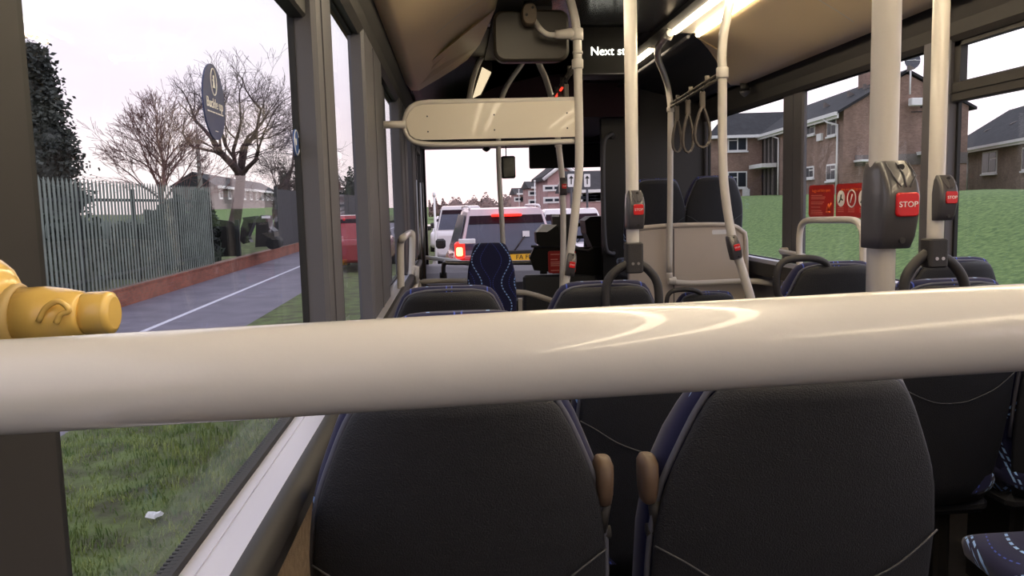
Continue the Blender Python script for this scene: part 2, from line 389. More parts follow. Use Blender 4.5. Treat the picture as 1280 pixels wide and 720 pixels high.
# pillars, frames and glass on both sides
def pillar(sgn, y0, y1, d, name, wide=None, m='frame'):
    X = XL if sgn < 0 else XR; o = -sgn; b = MB()
    b.box((X+sgn*.05, y0, ZS), (X+o*d, y1, ZT+.02), .012)
    b.box((X+o*d*.98, y0+(y1-y0)*.42, ZS+.01), (X+o*(d+.004), y0+(y1-y0)*.44, ZT))
    g = link(name, b, m); tag(g, None, None, None, 'structure'); g['label'] = name; return g
npane = [0]
def pane(sgn, y0, y1, pil=(), hopper=None, zs=ZS, zt=ZT, mm='gl', pm='frame'):
    """glass with its frame; pil = list of (y0,y1,depth)"""
    npane[0] += 1; X = XL if sgn < 0 else XR; o = -sgn
    w = MB(); w.box((X+sgn*.009, y0, zs), (X+sgn*.003, y1, zt))
    g = struct('window_%d' % npane[0], w, mm, 'glass side window of the bus, %s side, pane %d' % ('left' if sgn < 0 else 'right', npane[0]), 'window')
    f = MB(); t = .014
    f.box((X+sgn*.01, y0, zs), (X+o*.004, y0+t, zt)); f.box((X+sgn*.01, y1-t, zs), (X+o*.004, y1, zt))
    f.box((X+sgn*.01, y0, zt-t), (X+o*.004, y1, zt)); f.box((X+sgn*.01, y0, zs), (X+o*.004, y1, zs+t*.7))
    fo = link('gasket', f, 'gasket', g)
    if hopper:
        h0, h1 = hopper; b = MB(); b.box((X+sgn*.01, y0, h0), (X+o*.03, y1, h1), .006); b.box((X+o*.028, y0, (h0+h1)/2-.003), (X+o*.036, y1, (h0+h1)/2+.003))
        b.box((X+sgn*.01, y0, zt-.03), (X+o*.02, y1, zt)); b.box((X+sgn*.01, y0, h1), (X+o*.02, y0+.04, zt)); b.box((X+sgn*.01, y1-.04, h1), (X+o*.02, y1, zt))
        link('hopper_bar', b, 'framedark', g)
    for (a, b_, d) in pil:
        b = MB(); b.box((X+sgn*.012, a, zs-.0), (X+o*d, b_, ZT+.02), .01)
        b.box((X+o*d, a+(b_-a)*.45, zs+.01), (X+o*(d+.003), a+(b_-a)*.47, ZT))
        link('pillar', b, pm, g)
    return g
HB = (2.405, 2.49)
pane(-1, -2.45, -.75, [(-.75, -.5, .05)], HB)
pane(-1, -.5, .30, [(.28, .65, .012)], HB, pm='framedark')
p1 = pane(-1, .65, 1.81, [(1.80, 1.975, .05)], HB)
pane(-1, 2.36, 3.25, [(1.975, 2.36, .006), (2.87, 3.58, .044)])
pane(-1, 4.2, 5.0, [(3.585, 4.2, .004), (4.72, 5.35, .05)])
pane(-1, 5.9, 6.35, [(5.36, 5.9, .004), (6.05, 6.5, .05)])
pane(1, -2.45, -.75, [(-.75, -.5, .05)], (2.35, 2.43))
pane(1, -.5, 1.3, [(1.3, 1.5, .05)], (2.35, 2.43))
pane(1, 1.5, 3.15, [(3.15, 3.33, .045)], (2.35, 2.43))
pane(1, 3.36, 4.57, [(4.55, 4.83, .02)])
pane(1, 4.83, 6.3, [(6.3, 8.8, .03)])
# hinge block on the left pillar, small dome camera on right cantrail
hb = AX(456, 73, XL+.03)
t = thing('window_catch', hb, 'small dark window catch beside the second left pillar', 'catch')
a = MB(); a.box(hb+Vector((-.018, -.06, -.035)), hb+Vector((0, .02, .03)), .006); link('catch_body', a, 'black', t)
a = MB(); a.cyl(hb+Vector((0, .03, -.02)), hb+Vector((0, .03, .025)), .014); link('barrel', a, 'arm', t)

# front door on the left (slim dark leaf frames)
for i, (y0, y1) in enumerate(((6.6, 7.45), (7.5, 8.4))):
    d = MB(); X = XL
    d.box((X-.03, y0, .4), (X+.02, y0+.07, 2.6)); d.box((X-.03, y1-.07, .4), (X+.02, y1, 2.6)); d.box((X-.03, y0, .4), (X+.02, y1, .5)); d.box((X-.03, y0, 2.5), (X+.02, y1, 2.6))
    g = struct('door_%d' % (i+1), d, 'framedark', 'entrance door leaf %s at the front left' % ('nearer' if i == 0 else 'farther'), 'door')
    d = MB(); d.box((X-.012, y0+.06, .5), (X-.006, y1-.06, 2.5)); link('door_glass', d, 'gl', g)
    d = MB(); d.tube([(X+.05, y0+.14, 1.1), (X+.05, y0+.14, 2.2)], .014, 10); link('handle', d, 'steel', g)

# windscreen and front
XWR = 1.98
Pw0 = AY(533, 187, YF); zt_w = Pw0.z
w = MB(); w.box((XL+.05, YF, 1.30), (XWR, YF+.008, zt_w)); g = struct('window_12', w, 'gfront', 'bus windscreen', 'window')
w = MB()
w.box((XL-.1, YF-.05, .3), (XL+.055, YF+.06, 2.93)); w.box((XWR, YF-.05, .3), (XR+.1, YF+.06, 2.93))
for dx in (.012, .03): w.box((XL+.02+dx, YF-.10, 1.3), (XL+.024+dx, YF-.05, 2.6))
link('a_pillar', w, 'framedark', g)
f = MB(); f.box((XL-.1, YF-.05, zt_w), (XR+.1, YF+.06, 3.18)); f.box((XL, YF-.5, zt_w+.0), (XR, YF-.05, zt_w+.07), .01)
f.box((XL-.1, YF-.02, .3), (XR+.1, YF+.06, 1.31))
struct('wall_front', f, 'black', 'black front bulkhead round the windscreen', 'wall')
v0 = AY(661, 187, YF-.3); v1 = AY(752, 209, YF-.3)
v = MB(); v.box((v0.x, YF-.34, v1.z), (v1.x+.12, YF-.29, zt_w-.001), .012)
o = link('sun_visor', v, 'black'); tag(o, 'black roller sun blind across the top right of the windscreen', 'sun blind')
# purple-black destination housing with arched top above the windscreen
ar = [AY(px, py, 6.2) for px, py in ((560, 140), (586, 126), (612, 113), (640, 104), (670, 97), (700, 94), (740, 93), (800, 92), (800, 145), (560, 150))]
m = MB(); m.prism(ar, (0, 2.05, 0)); m.tube([q+Vector((0, -.005, 0)) for q in ar[:8]], .006, 6)
M['plum'] = mat('plum_black_gloss', (44, 26, 36), .7, spec=.15, var=.2, scale=3)
o = link('destination_housing', m, 'plum'); tag(o, 'plum black housing with a thin arched edge above the windscreen', 'housing')

# dash
d0 = AY(541, 318, 8.6); 
d = MB(); ring = lambda x: [(x, 8.75, .9), (x, 8.75, 1.345), (x, 8.55, 1.34), (x, 8.2, 1.29), (x, 7.95, 1.2), (x, 7.9, .9)]
d.loft([ring(XL+.02), ring(1.0)], sm=False)
t = thing('dashboard', (.4, 8.3, .9), 'grey dashboard shelf below the windscreen', 'dashboard')
link('shelf', d, 'dash', t)
e = MB(); e.tube([(XL+.02, 8.6, 1.43), (-.05, 8.5, 1.40), (.16, 8.4, 1.36)], .022, 8, 3); link('edge_reflection', e, 'white', t)  # white tube painting in the reflection along the windscreen's lower edge
e = MB(); e.box((XL+.02, 7.6, .35), (1.1, 7.88, 1.05), .03); link('lower_panel', e, 'cab', t)
# grab rail under windscreen
a0 = AY(556, 329, 7.6); a1 = AY(678, 328, 7.6)
t = thing('windscreen_rail', (a0+a1)/2, 'satin grey horizontal tube rail in front of the dashboard', 'handrail')
e = MB(); e.tube([a0+Vector((-.02, .15, -.12)), a0, a0+Vector((.1, 0, 0)), a1-Vector((.1, 0, 0)), a1, a1+Vector((.02, .1, -.08))], .022, 10, 4); link('tube', e, 'steel', t)
e = MB(); e.cyl(a0+Vector((-.02, .15, -.16)), a0+Vector((-.02, .15, -.1)), .035); link('flange', e, 'framedark', t)
e = MB(); e.cyl(a1+Vector((.02, .1, -.12)), a1+Vector((.02, .1, -.06)), .035); link('flange', e, 'framedark', t)
# interior mirror by windscreen
mc = AY(635.5, 209, 8.5)
t = thing('rear_view_mirror', mc, 'black rectangular mirror hanging beside the thin pole in the windscreen', 'mirror')
pol = rounded(mc.x, mc.z, .074, .118, .022); e = MB(); e.prism([(x, 8.5, z) for x, z in pol], (0, .05, 0)); link('housing', e, 'black', t)
pol = rounded(mc.x+.004, mc.z, .058, .1, .016); e = MB(); e.prism([(x, 8.494, z) for x, z in pol], (0, .005, 0)); link('mirror_glass', e, mat('mirror_glass', (66, 68, 70), .15, metal=.8, var=.6, scale=14), t)
e = MB(); e.tube([mc+Vector((-.02, .03, .1)), mc+Vector((-.02, .03, .2)), mc+Vector((-.02, .08, .34))], .006, 6); link('arm', e, 'black', t)
q = AY(608, 188, 8.5); t = thing('windscreen_camera', q, 'tiny black camera dome on the windscreen top edge', 'camera')
e = MB(); e.loft([[(q.x+x, 8.5+y, q.z-.035*k+.02) for x, y in superell(0, 0, .045*math.cos(k*1.4), .03*math.cos(k*1.4), 2, 12)] for k in (0, .3, .6, .85, 1.)]); link('dome', e, 'black', t)
e = MB(); e.cyl((q.x, 8.5, q.z+.02), (q.x, 8.5, q.z+.06), .03); link('mount', e, 'framedark', t)

# cab: partition, door, ticket machine
YC = 6.35
pa = AY(752, 200, YC).x
p = MB(); p.box((pa, YC, .35), (XR, YC+.05, 2.88), .01); p.box((pa, YC-.01, .35), (pa+.06, YC+.06, 2.88))
struct('wall_partition', p, 'black', 'black full height partition behind the driver cab', 'wall')
h0 = AY(765, 168, YC-.08); h1 = AY(764, 317, YC-.08); hx = AY(755, 185, YC-.08).x
t = thing('cab_handrail', (hx, YC-.08, h1.z), 'dark grey vertical handrail on the black cab partition', 'handrail')
e = MB(); e.tube([(hx+.09, YC, h0.z), (hx+.06, YC-.05, h0.z), (hx, YC-.08, h0.z-.08), (hx-.01, YC-.08, (h0.z+h1.z)/2), (hx, YC-.08, h1.z+.07), (hx+.05, YC-.05, h1.z), (hx+.09, YC, h1.z)], .017, 10, 4); link('tube', e, 'frame', t)
for zz in (h0.z, h1.z):
    e = MB(); e.cyl((hx+.09, YC+.0, zz), (hx+.09, YC-.02, zz), .03); link('flange', e, 'framedark', t)
# cab door
c0 = AY(664, 309, 6.6); c1 = AY(689, 342, 6.6)
t = thing('cab_door', (1.0, 6.6, .35), 'black half height cab door with grey lower panel and red notice', 'cab door')
e = MB(); e.prism([(AY(668, 309, 6.6)), (AY(752, 309, 6.6)), AY(752, 345, 6.6), AY(668, 338, 6.6), AY(662, 322, 6.6)], (0, .06, 0)); link('upper_panel', e, 'blackgloss', t)
zl = c1.z
e = MB(); e.box((c0.x-.07, 6.62, .36), (.93, 6.7, zl-.01), .02); e.box((.94, 6.6, .36), (pa, 6.7, zl-.01), .02); link('lower_panel', e, 'cab', t)
e = MB(); e.tube([AY(664, 308, 6.58), AY(700, 308, 6.58), AY(735, 313, 6.58), AY(741, 310, 6.58)], .01, 8); link('top_rail', e, 'frame', t)
nt0 = AY(685, 314, 6.585); nt1 = AY(705, 341, 6.585)
pol = rounded((nt0.x+nt1.x+.1)/2, (nt0.z+nt1.z)/2, (nt1.x+.1-nt0.x)/2, (nt0.z-nt1.z)/2, .015)
e = MB(); e.prism([(x, 6.585, z) for x, z in pol], (0, .01, 0)); nb = link('notice', e, 'notice', t); nb['label'] = 'red notice'
e = MB()
for k, wd in ((.85, .12), (.62, .06), (.5, .12), (.42, .11), (.34, .12), (.12, .07)):
    zz = nt1.z+(nt0.z-nt1.z)*k; e.box((nt0.x+.02, 6.581, zz-.004), (nt0.x+.02+wd, 6.586, zz+.004))
link('notice_text', e, 'noticepink', nb)
# ticket machine
tm = AY(686, 300, 6.55)
t = thing('ticket_machine', tm, 'black ticket machine with pale angled top beside the cab door', 'ticket machine')
e = MB(); e.prism([AY(*q_, 6.55) for q_ in ((670, 291), (676, 285), (698, 283), (701, 308), (676, 308), (671, 304))], (0, .16, 0)); link('base', e, 'blackgloss', t)
e = MB(); e.prism([AY(*q_, 6.53) for q_ in ((671, 290), (679, 281), (696, 281), (690, 286), (684, 290))], (0, .14, 0)); link('top_cover', e, 'white', t)
e = MB(); e.prism([AY(*q_, 6.56) for q_ in ((690, 268), (712, 268), (712, 308), (694, 308))], (0, .1, 0)); link('screen_housing', e, 'black', t)
e = MB(); e.prism([AY(*q_, 6.545) for q_ in ((690, 268.5), (699, 268.5), (699, 271), (690, 271))], (0, .01, 0)); link('display', e, 'decalwhite', t)
# steering wheel and driver seat hints in the cab
sw = AY(735, 296, 7.4)
t = thing('steering_wheel', sw, 'black steering wheel seen behind the leaning pole', 'steering wheel')
e = MB(); cc = [sw+Vector((.2*math.cos(a), .1*math.sin(a), .12*math.sin(a))) for a in [2*PI*k/24 for k in range(25)]]; e.tube(cc, .018, 8, 0, False); link('rim', e, 'black', t)
e = MB(); e.tube([sw, sw+Vector((0, .1, -.35)), Vector((sw.x, sw.y+.15, .36))], .04, 10); e.tube([sw+Vector((-.19, 0, 0)), sw+Vector((.19, 0, 0))], .015, 8); link('column', e, 'black', t)
dm = AY(747, 288, 7.0)
t = thing('driver_console', dm, 'black driver console and mirror block at the right of the cab opening', 'console')
e = MB(); e.prism([AY(*q_, 7.0) for q_ in ((731, 276), (738, 271), (760, 270), (760, 318), (742, 312), (733, 292))], (0, .3, 0)); link('console_body', e, 'black', t)

# header with LED sign
YH = 4.17
hd0 = AY(727, 38, YH); hd1 = AY(796, 93, YH)
t = thing('next_stop_display', ((hd0.x+hd1.x)/2, YH, hd1.z), 'black ceiling display reading Next stop in white dots', 'display')
e = MB(); e.box((hd0.x-.02, YH, hd1.z), (hd1.x, YH+.18, 2.885), .008); link('display_case', e, 'blackgloss', t)
e = MB(); e.tube([(hd0.x-.02, YH-.002, hd1.z+.004), (hd1.x, YH-.002, hd1.z+.004)], .004, 6); link('lower_edge', e, 'frame', t)
tx = AY(738, 64.5, YH-.004)
e = textmb('Next stop', .060, frameM(tx, (1, 0, -.0), (0, 0, 1)), .002, align='LEFT', sx=.98); L_ = link('lettering', e, 'ledtext', t); L_['label'] = 'lit white lettering'
# dark rounded box (monitor) hung on the left of it
YM = 3.72
b0 = AY(616, 12, YM); b1 = AY(712, 76, YM)
t = thing('ceiling_monitor', ((b0.x+b1.x)/2, YM, b1.z), 'brown-black rounded monitor housing hanging from the ceiling by the bent pole', 'monitor')
cxm, czm = (b0.x+b1.x)/2, (b0.z+b1.z)/2; hwm, hhm = (b1.x-b0.x)/2, (b0.z-b1.z)/2
M['monitor'] = mat('monitor_brown_black', (50, 44, 37), .4, var=.12, scale=3)
e = MB(); e.loft([[(x, y, z) for x, z in rounded(cxm, czm, hwm-i, hhm-i, .045, 6)] for y, i in ((YM+.012, 0.), (YM+.004, .003), (YM, .012))][::-1]+[[(x, YM+.12, z) for x, z in rounded(cxm, czm, hwm-.01, hhm-.01, .045, 6)]], sm=False); link('monitor_case', e, 'monitor', t)
e = MB(); e.box((cxm-.1, YM+.03, b0.z-.02), (cxm+.1, YM+.1, 2.886)); link('ceiling_bracket', e, 'black', t)

# ------------------------------------------------------------------ poles
def polet(name, pts, r, label, cat='pole', sub=5, m='cream', extra=(), n=14, group=None):
    pts = [Vector(p) for p in pts]; base = min(pts, key=lambda p: p.z)
    t = thing(name, base, label, cat, group); e = MB(); e.tube(pts, r, n, sub); link('tube', e, m, t)
    for (kind, c, d, rr, ln, mm) in extra:
        e = MB(); c = Vector(c); d = Vector(d).normalized(); e.tube([c-d*ln/2, c-d*(ln/2-.004), c+d*(ln/2-.004), c+d*ln/2], [rr*.93, rr, rr, rr*.93], 16); link(kind, e, mm, t)
    return t
def stopbox(c, s, label, face=(0, -1, 0), up=(0, 0, 1), dx=0.0, stub=False):
    """graphite housing clamped round a pole, red STOP button on its rear face; c = centre on the pole axis"""
    t = thing('stop_button_box', c, label, 'stop button')
    up = Vector(up).normalized(); fy = -(Vector(face)-up*Vector(face).dot(up)).normalized(); fx = fy.cross(up)
    Mx = Matrix(((fx.x, fy.x, up.x, c[0]), (fx.y, fy.y, up.y, c[1]), (fx.z, fy.z, up.z, c[2]), (0, 0, 0, 1)))
    prof = [(-.062, .030, .026), (-.061, .033, .027), (-.045, .043, .0275), (-.015, .051, .028), (.012, .052, .028), (.03, .047, .027), (.048, .036, .0255), (.059, .026, .0225), (.061, .024, .0215)]
    e = MB(); rings = []
    for z, dep, hw in prof:
        rings.append([Mx @ Vector(((x)*s, y*s, z*s)) for x, y in rounded(.003, (-dep+.023)/2, hw*.93, (dep+.023)/2, .009, 4)])
    e.loft(rings, sm=True); hb_ = link('housing', e, 'stopbody', t)
    e = MB()
    for x0, x1 in ((-.014, -.004), (.004, .01), (.026, .022)):
        e.tube([Mx @ Vector((x0*s*.8, -.028*s, .058*s)), Mx @ Vector(((x0+x1)/2*s, -.043*s, .04*s)), Mx @ Vector((x1*s*.5, -.052*s, .024*s))], .0011*s, 6)
    link('ridge', e, 'frame', hb_)
    e = MB(); e.loft([[Mx @ Vector((x*s, y*s, z*s)) for x, z in rounded(.0065, .0, .0160-i, .0165-i, .005, 4)] for y, i in ((-.047, 0), (-.0545, 0), (-.056, .0016))]); bt = link('button', e, 'stopred', t); bt['label'] = 'red push button'
    e = textmb('STOP', .0108*s, Mx @ Matrix.Translation((.0065*s, -.0563*s, 0)) @ Matrix.Rotation(PI/2, 4, 'X'), .0003*s, sx=1.05); link('lettering', e, 'white', bt)
    for z in (.052, -.05):
        e = MB(); y = -.034 if z > 0 else -.041; e.cyl(Mx @ Vector((.007*s, (y+.004)*s, z*s)), Mx @ Vector((.007*s, (y-.002)*s, z*s)), .0042*s, 12); link('screw', e, 'black', t)
    return t
def clampjoint(c, h, r, label_root, t, handles):
    e = MB(); e.loft([[(c[0]+x, c[1]+y, c[2]+z) for x, y in rounded(0, 0, r-i, r-i, r*.35, 4)] for z, i in ((-h/2, .004), (-h/2+.004, 0), (h/2-.004, 0), (h/2, .003))], sm=False); k = link('clamp', e, 'handle', t); k['label'] = 'black clamp'
    for x in (-.3*r, .35*r):
        e = MB(); e.cyl((c[0]+x, c[1]-r-.002, c[2]-h*.18), (c[0]+x, c[1]-r+.004, c[2]-h*.18), .0045, 10); link('screw', e, 'steel', k)
    for pts in handles:
        e = MB(); e.tube(pts, .0135, 12, 6); link('handle_loop', e, 'handle', t)

# B: big pole right of centre, close
YBp = 1.17; q0 = AY(1105.5, 0, YBp); q1 = AY(1104, 340, YBp)
xb = (q0.x+q1.x)/2
polet('grab_pole', [(xb, YBp, 1.56), (xb, YBp, 2.0), (xb, YBp, 2.4), (xb, YBp, 2.887)], .0203, 'thick cream grab pole rising from the near right seat, nearest to the camera', sub=0, n=24, extra=[('base_collar', (xb, YBp, 1.64), (0, 0, 1), .026, .2, 'handle'), ('ceiling_collar', (xb, YBp, 2.87), (0, 0, 1), .03, .03, 'cream')])
zb = AY(1103, 256, YBp-.02).z
stopbox((xb, YBp, zb), 1.05, 'large graphite stop button box with bright red button, closest to the camera')
# C
YCp = 2.02; q0 = AY(1176.5, 0, YCp); q1 = AY(1169, 290, YCp)
t = polet('grab_pole', [(q1.x, YCp, AY(1167, 330, YCp).z), (q1.x, YCp, q1.z), (q0.x, YCp, 2.87)], .0205, 'cream grab pole standing in front of the right window pillar', sub=0, n=20, extra=[('ceiling_collar', (q0.x, YCp, 2.85), (0, 0, 1), .03, .03, 'cream')])
stopbox((AY(1172, 248, YCp).x, YCp, AY(1172, 247, YCp).z), .95, 'stop button box on the pole by the right window pillar')
cj = AY(1167.5, 316, YCp)
clampjoint(cj, AY(1167, 298, YCp).z-AY(1167, 334, YCp).z, .026, '', t, [
    [cj+Vector((-.02, 0, -.0)), AY(1145, 328, YCp), AY(1133, 345, YCp), AY(1130, 365, YCp), AY(1131, 400, YCp), AY(1136, 440, YCp)],
    [cj+Vector((.02, 0, -.01)), AY(1190, 329, YCp), AY(1202, 345, YCp), AY(1207, 365, YCp), AY(1206, 400, YCp)]])
# A
YAp = 2.42; q0 = AY(787.5, 0, YAp); q1 = AY(791, 300, YAp)
t = polet('grab_pole', [(q1.x, YAp, AY(790, 340, YAp).z), (q1.x, YAp, q1.z), (q0.x, YAp, 2.887)], .0195, 'tall straight cream grab pole in the middle of the bus beside the display', sub=0, n=20, extra=[('ceiling_collar', (q0.x, YAp, 2.87), (0, 0, 1), .03, .03, 'cream')])
stopbox((AY(791, 260, YAp).x, YAp, AY(791, 262, YAp).z), .95, 'stop button box on the middle straight pole left of the pale bulkhead')
cj = AY(792, 322, YAp)
clampjoint(cj, AY(790, 304, YAp).z-AY(790, 342, YAp).z, .026, '', t, [
    [cj+Vector((-.02, 0, -.02)), AY(772, 337, YAp), AY(761, 349, YAp), AY(757, 365, YAp), AY(758, 390, YAp), AY(762, 420, YAp)],
    [cj+Vector((.02, 0, -.02)), AY(810, 337, YAp), AY(820, 350, YAp), AY(823.5, 368, YAp), AY(823, 400, YAp)]])
# D
YD = 3.45; D = lambda px, py, y=YD: AY(px, py, y)
t = polet('bent_grab_pole', [D(921, -45), D(912, 5), D(905, 40), D(902.5, 70), D(903, 92), D(903, 160), D(904, 215), D(908, 255), D(916, 300), D(927, 335), D(937, 368), D(945, 400)], .0195, 'cream bent grab pole crossing the pale bulkhead and leaning at its foot', extra=[('collar', D(903, 91), (0, 0, 1), .026, .045, 'cream')], n=16)
ca = D(908, 270); cb_ = D(919, 312); stopbox(D(915.5, 309), .86, 'stop button box tilted on the leaning foot of the bent pole', up=(D(911, 275)-D(921, 318)))
# E
YE = 5.1; E_ = lambda px, py, y=YE: AY(px, py, y)
t = polet('bent_grab_pole', [E_(838, 41, 4.08), E_(834, 45, 4.15), E_(827, 53, 4.32), E_(822, 62, 4.5), E_(823, 75, 4.72), E_(829, 90, 4.95), E_(835, 110), E_(838, 135), E_(838, 170), E_(837.5, 260), E_(836.5, 340)], .019, 'cream curved pole left of the hanging straps, its top hooked to the ceiling', extra=[('socket', E_(836, 43, 4.11), (.4, -.4, 1), .024, .05, 'creampanel'), ('collar', E_(838, 137), (0, 0, 1), .024, .03, 'cream')], n=14)
e0 = E_(836.5, 340); e1 = E_(840, 353); e2 = E_(970, 352)
t = polet('bulkhead_rail', [e0+Vector((0, -.0, -.005)), e1+Vector((-.01, 0, .01)), e1+Vector((.02, 0, -.0)), E_(870, 354), E_(935, 351.5), Vector((XR-.0, YE-.1, e2.z))], .019, 'cream horizontal rail across the foot of the pale bulkhead', 'handrail', sub=4, extra=[('elbow', e1+Vector((0, 0, .01)), (1, 0, 0), .027, .05, 'cream')])
# F: pole carrying the big panel
YFp = 3.62; Fp = lambda px, py, y=YFp: AY(px, py, y)
t = polet('bent_grab_pole', [Fp(706, -30), Fp(713, 0), Fp(718, 20), Fp(721, 40), Fp(722, 70), Fp(723, 120), Fp(724, 175), Fp(723.5, 215), Fp(720, 255), Fp(715, 300), Fp(708, 345), Fp(701, 385)], .0195, 'cream bent pole at the right end of the big cream header panel', extra=[('collar', Fp(722, 80), (0, 0, 1), .026, .04, 'cream'), ('collar', Fp(722, 66), (0, 0, 1), .024, .012, 'cream'), ('tee_clamp', Fp(721, 43), (0, 0, 1), .029, .05, 'cream')], n=16)
stopbox(Fp(712, 330), .84, 'stop button box on the leaning pole left of the driver cab', up=(Fp(714, 305)-Fp(709, 340)))
# tee arm to round flange on monitor
t = thing('monitor_arm', Fp(664, 18), 'cream bent arm with round brown flange reaching to the monitor', 'bracket')
e = MB(); e.tube([Fp(704, 43), Fp(690, 44), Fp(682, 42), Fp(675, 36), Fp(669, 27, YFp+.05), Fp(664, 20, YFp+.1)], .0125, 12, 4); link('arm', e, 'cream', t)
e = MB(); e.tube([Fp(719, 43), Fp(712, 42), Fp(700, 43), Fp(694, 43)], [.026, .024, .02, .018], 14); link('socket', e, 'cream', t)
f0 = AY(662, 17, YM-.075); e = MB(); e.loft([[(f0.x+x, y, f0.z+z) for x, z in superell(0, -.0, .033*k, .048*k, 2.6, 20)] for y, k in ((YM-.08, .86), (YM-.072, 1.), (YM-.02, 1.02), (YM+.002, .9))]); link('flange', e, mat('flange_brown', (112, 98, 82), .5, var=.12), t)
for dx, dz in ((.014, .025), (-.014, -.006)):
    e = MB(); e.cyl((f0.x+dx, YM-.086, f0.z+dz), (f0.x+dx, YM-.075, f0.z+dz), .006, 8); link('screw', e, 'black', t)
# header panel (rounded plate in a tube frame)
YP = YFp-.005
t = thing('header_panel', Fp(615, 176), 'big cream panel with rounded left end and six bolts, hung across the left side', 'panel')
tl, tr_, br_, bl = Fp(528, 131), Fp(722, 125.5), Fp(722, 171), Fp(528, 175)
mid = Fp(508, 153.5)
out = [tr_, tl]
for px, py in ((518, 134), (511.5, 141), (508, 150), (508.5, 158), (512, 168), (519, 173.5)): out.append(Fp(px, py))
out += [bl, br_]
e = MB(); e.prism([q_+Vector((0, -.004, 0)) for q_ in out], (0, .012, 0)); link('plate', e, 'creampanel', t)
tp = [Fp(722, 176), Fp(640, 179), Fp(560, 180.5), Fp(530, 179.5), Fp(515, 175), Fp(507.5, 165), Fp(505.5, 153), Fp(509, 140), Fp(517, 131.5), Fp(530, 128), Fp(560, 127), Fp(640, 125.5), Fp(720, 124)]
e = MB(); e.tube([q_+Vector((0, .012, 0)) for q_ in tp], .0125, 12, 4); link('tube_frame', e, 'cream', t)
e = MB(); wl = Fp(487, 156); e.tube([Vector((XL+.03, YFp, wl.z)), Fp(507, 155.5)], .0165, 14); e.cyl((XL+.02, YFp, wl.z), (XL+.035, YFp, wl.z), .03); link('wall_arm', e, 'cream', t)
for px, py in ((534, 145.6), (535, 164.8), (617.5, 143.6), (618, 162.6), (708.5, 141.5), (709, 160.3)):
    q_ = Fp(px, py); e = MB(); e.cyl(q_+Vector((0, -.008, 0)), q_+Vector((0, 0, 0)), .0036, 8); link('bolt', e, 'seam', t)
# G, H thin far poles
YG = 5.1; G = lambda px, py: AY(px, py, YG)
polet('bent_grab_pole', [G(664, 50), G(674, 80), G(682, 98), G(690, 125), G(695, 150), G(698, 180), G(702, 215), G(703.5, 245), G(704, 300), G(703, 345), G(702, 385)], .019, 'cream slim pole emerging under the right end of the header panel', extra=[('collar', G(698, 181), (0, 0, 1), .023, .03, 'cream')], n=12)
stopbox(G(703, 233), .9, 'far small stop button box on the slim pole under the header panel')
YHh = 5.9; Hh = lambda px, py: AY(px, py, YHh)
polet('bent_grab_pole', [Hh(662, 60), Hh(652, 80), Hh(640, 97), Hh(630, 115), Hh(625, 135), Hh(623, 180), Hh(624.5, 230), Hh(627, 270), Hh(630, 330), Hh(632, 380)], .0195, 'grey cream far thin pole in front of the windscreen', extra=[], n=12)
YI = 5.0; I = lambda px, py: AY(px, py, YI)
polet('bent_grab_pole', [I(603, 70), I(597, 82), I(591, 100), I(586, 125), I(582, 150)], .016, 'short curved tube high up left above the header panel', n=10)
t = thing('door_light', I(603, 103), 'lit cream light lens above the front door', 'light')
e = MB(); e.prism([I(*p_) for p_ in ((603, 85), (614, 91), (601, 118), (591, 123))], (.0, .03, .01)); link('lens', e, 'panelglow', t)
e = MB(); e.prism([I(*p_)+Vector((0, .035, .01)) for p_ in ((601, 83), (616, 90), (602, 121), (589, 125))], (0, .05, .12)); link('light_housing', e, 'black', t)

# strap rails and hanging straps
def straprail(p, q, label, straps, grp):
    t = thing('strap_rail', (p+q)/2, label, 'strap rail'); e = MB(); d = Vector((0, 0, .022))
    e.tube([p, q], .008, 8); e.tube([p+d, q+d], .006, 8); link('tube', e, 'strap', t)
    for k in (.2, .5, .8):
        c = p.lerp(q, k); e = MB(); e.cyl(c, c+Vector((0, 0, .045)), .012, 8); link('bracket', e, 'strap', t)
    for (k, ln, sw_, lab) in straps:
        c = p.lerp(q, k); s_ = thing('hanging_strap', c+Vector((0, 0, -ln)), lab, 'strap', grp)
        e = MB(); e.box(c+Vector((-.013, -.01, -.095)), c+Vector((.013, .01, -.015)), .004); link('grip_block', e, 'strap', s_)
        e = MB(); top = c+Vector((0, 0, -.09)); z2 = ln-.09; pts = []
        for u in range(17):
            a = u/16*2*PI; wdt = .032*math.sin(a/2)**1.0
            yy = (1-math.cos(a))/2
            pts.append(top+Vector((sw_*math.sin(a)*(.35+.65*yy)*1.0, .012*math.sin(a), -z2*yy)))
        rings = []
        for j, p_ in enumerate(pts):
            a_ = pts[min(j+1, 16)]-pts[max(j-1, 0)]; a_ = a_.normalized(); nn = Vector((0, 1, 0)).cross(a_).normalized()
            rings.append([p_+nn*.0045+Vector((0, .013, 0)), p_-nn*.0045+Vector((0, .013, 0)), p_-nn*.0045-Vector((0, .013, 0)), p_+nn*.0045-Vector((0, .013, 0))])
        e.loft(rings, sm=False); link('loop', e, 'strap', s_)
        e = MB(); e.tube([c+Vector((0, 0, .02)), c+Vector((0, 0, -.02))], .009, 8); link('hanger', e, 'black', s_)
sr0 = AY(838, 134, YE); sr1 = AY(901, 97, YD)
straprail(sr1, sr0, 'brown twin tube rail running forward from the bent pole, carrying three straps', [
    (.28, .285, .058, 'hanging strap nearest to the bent pole with the widest loop'), (.56, .30, .044, 'middle one of the three hanging straps'), (.82, .29, .042, 'hanging strap farthest along beside the curved pole')], 'hanging straps on the right rail')
sl0 = AY(719, 84, YFp); sl1 = AY(692, 124, YG)
straprail(sl0, sl1, 'brown twin tube rail slanting down behind the header panel pole', [
    (.35, .26, .03, 'dark strap just left of the header panel pole'), (.62, .26, .03, 'dark strap behind the right end of the header panel')], 'hanging straps on the left rail')
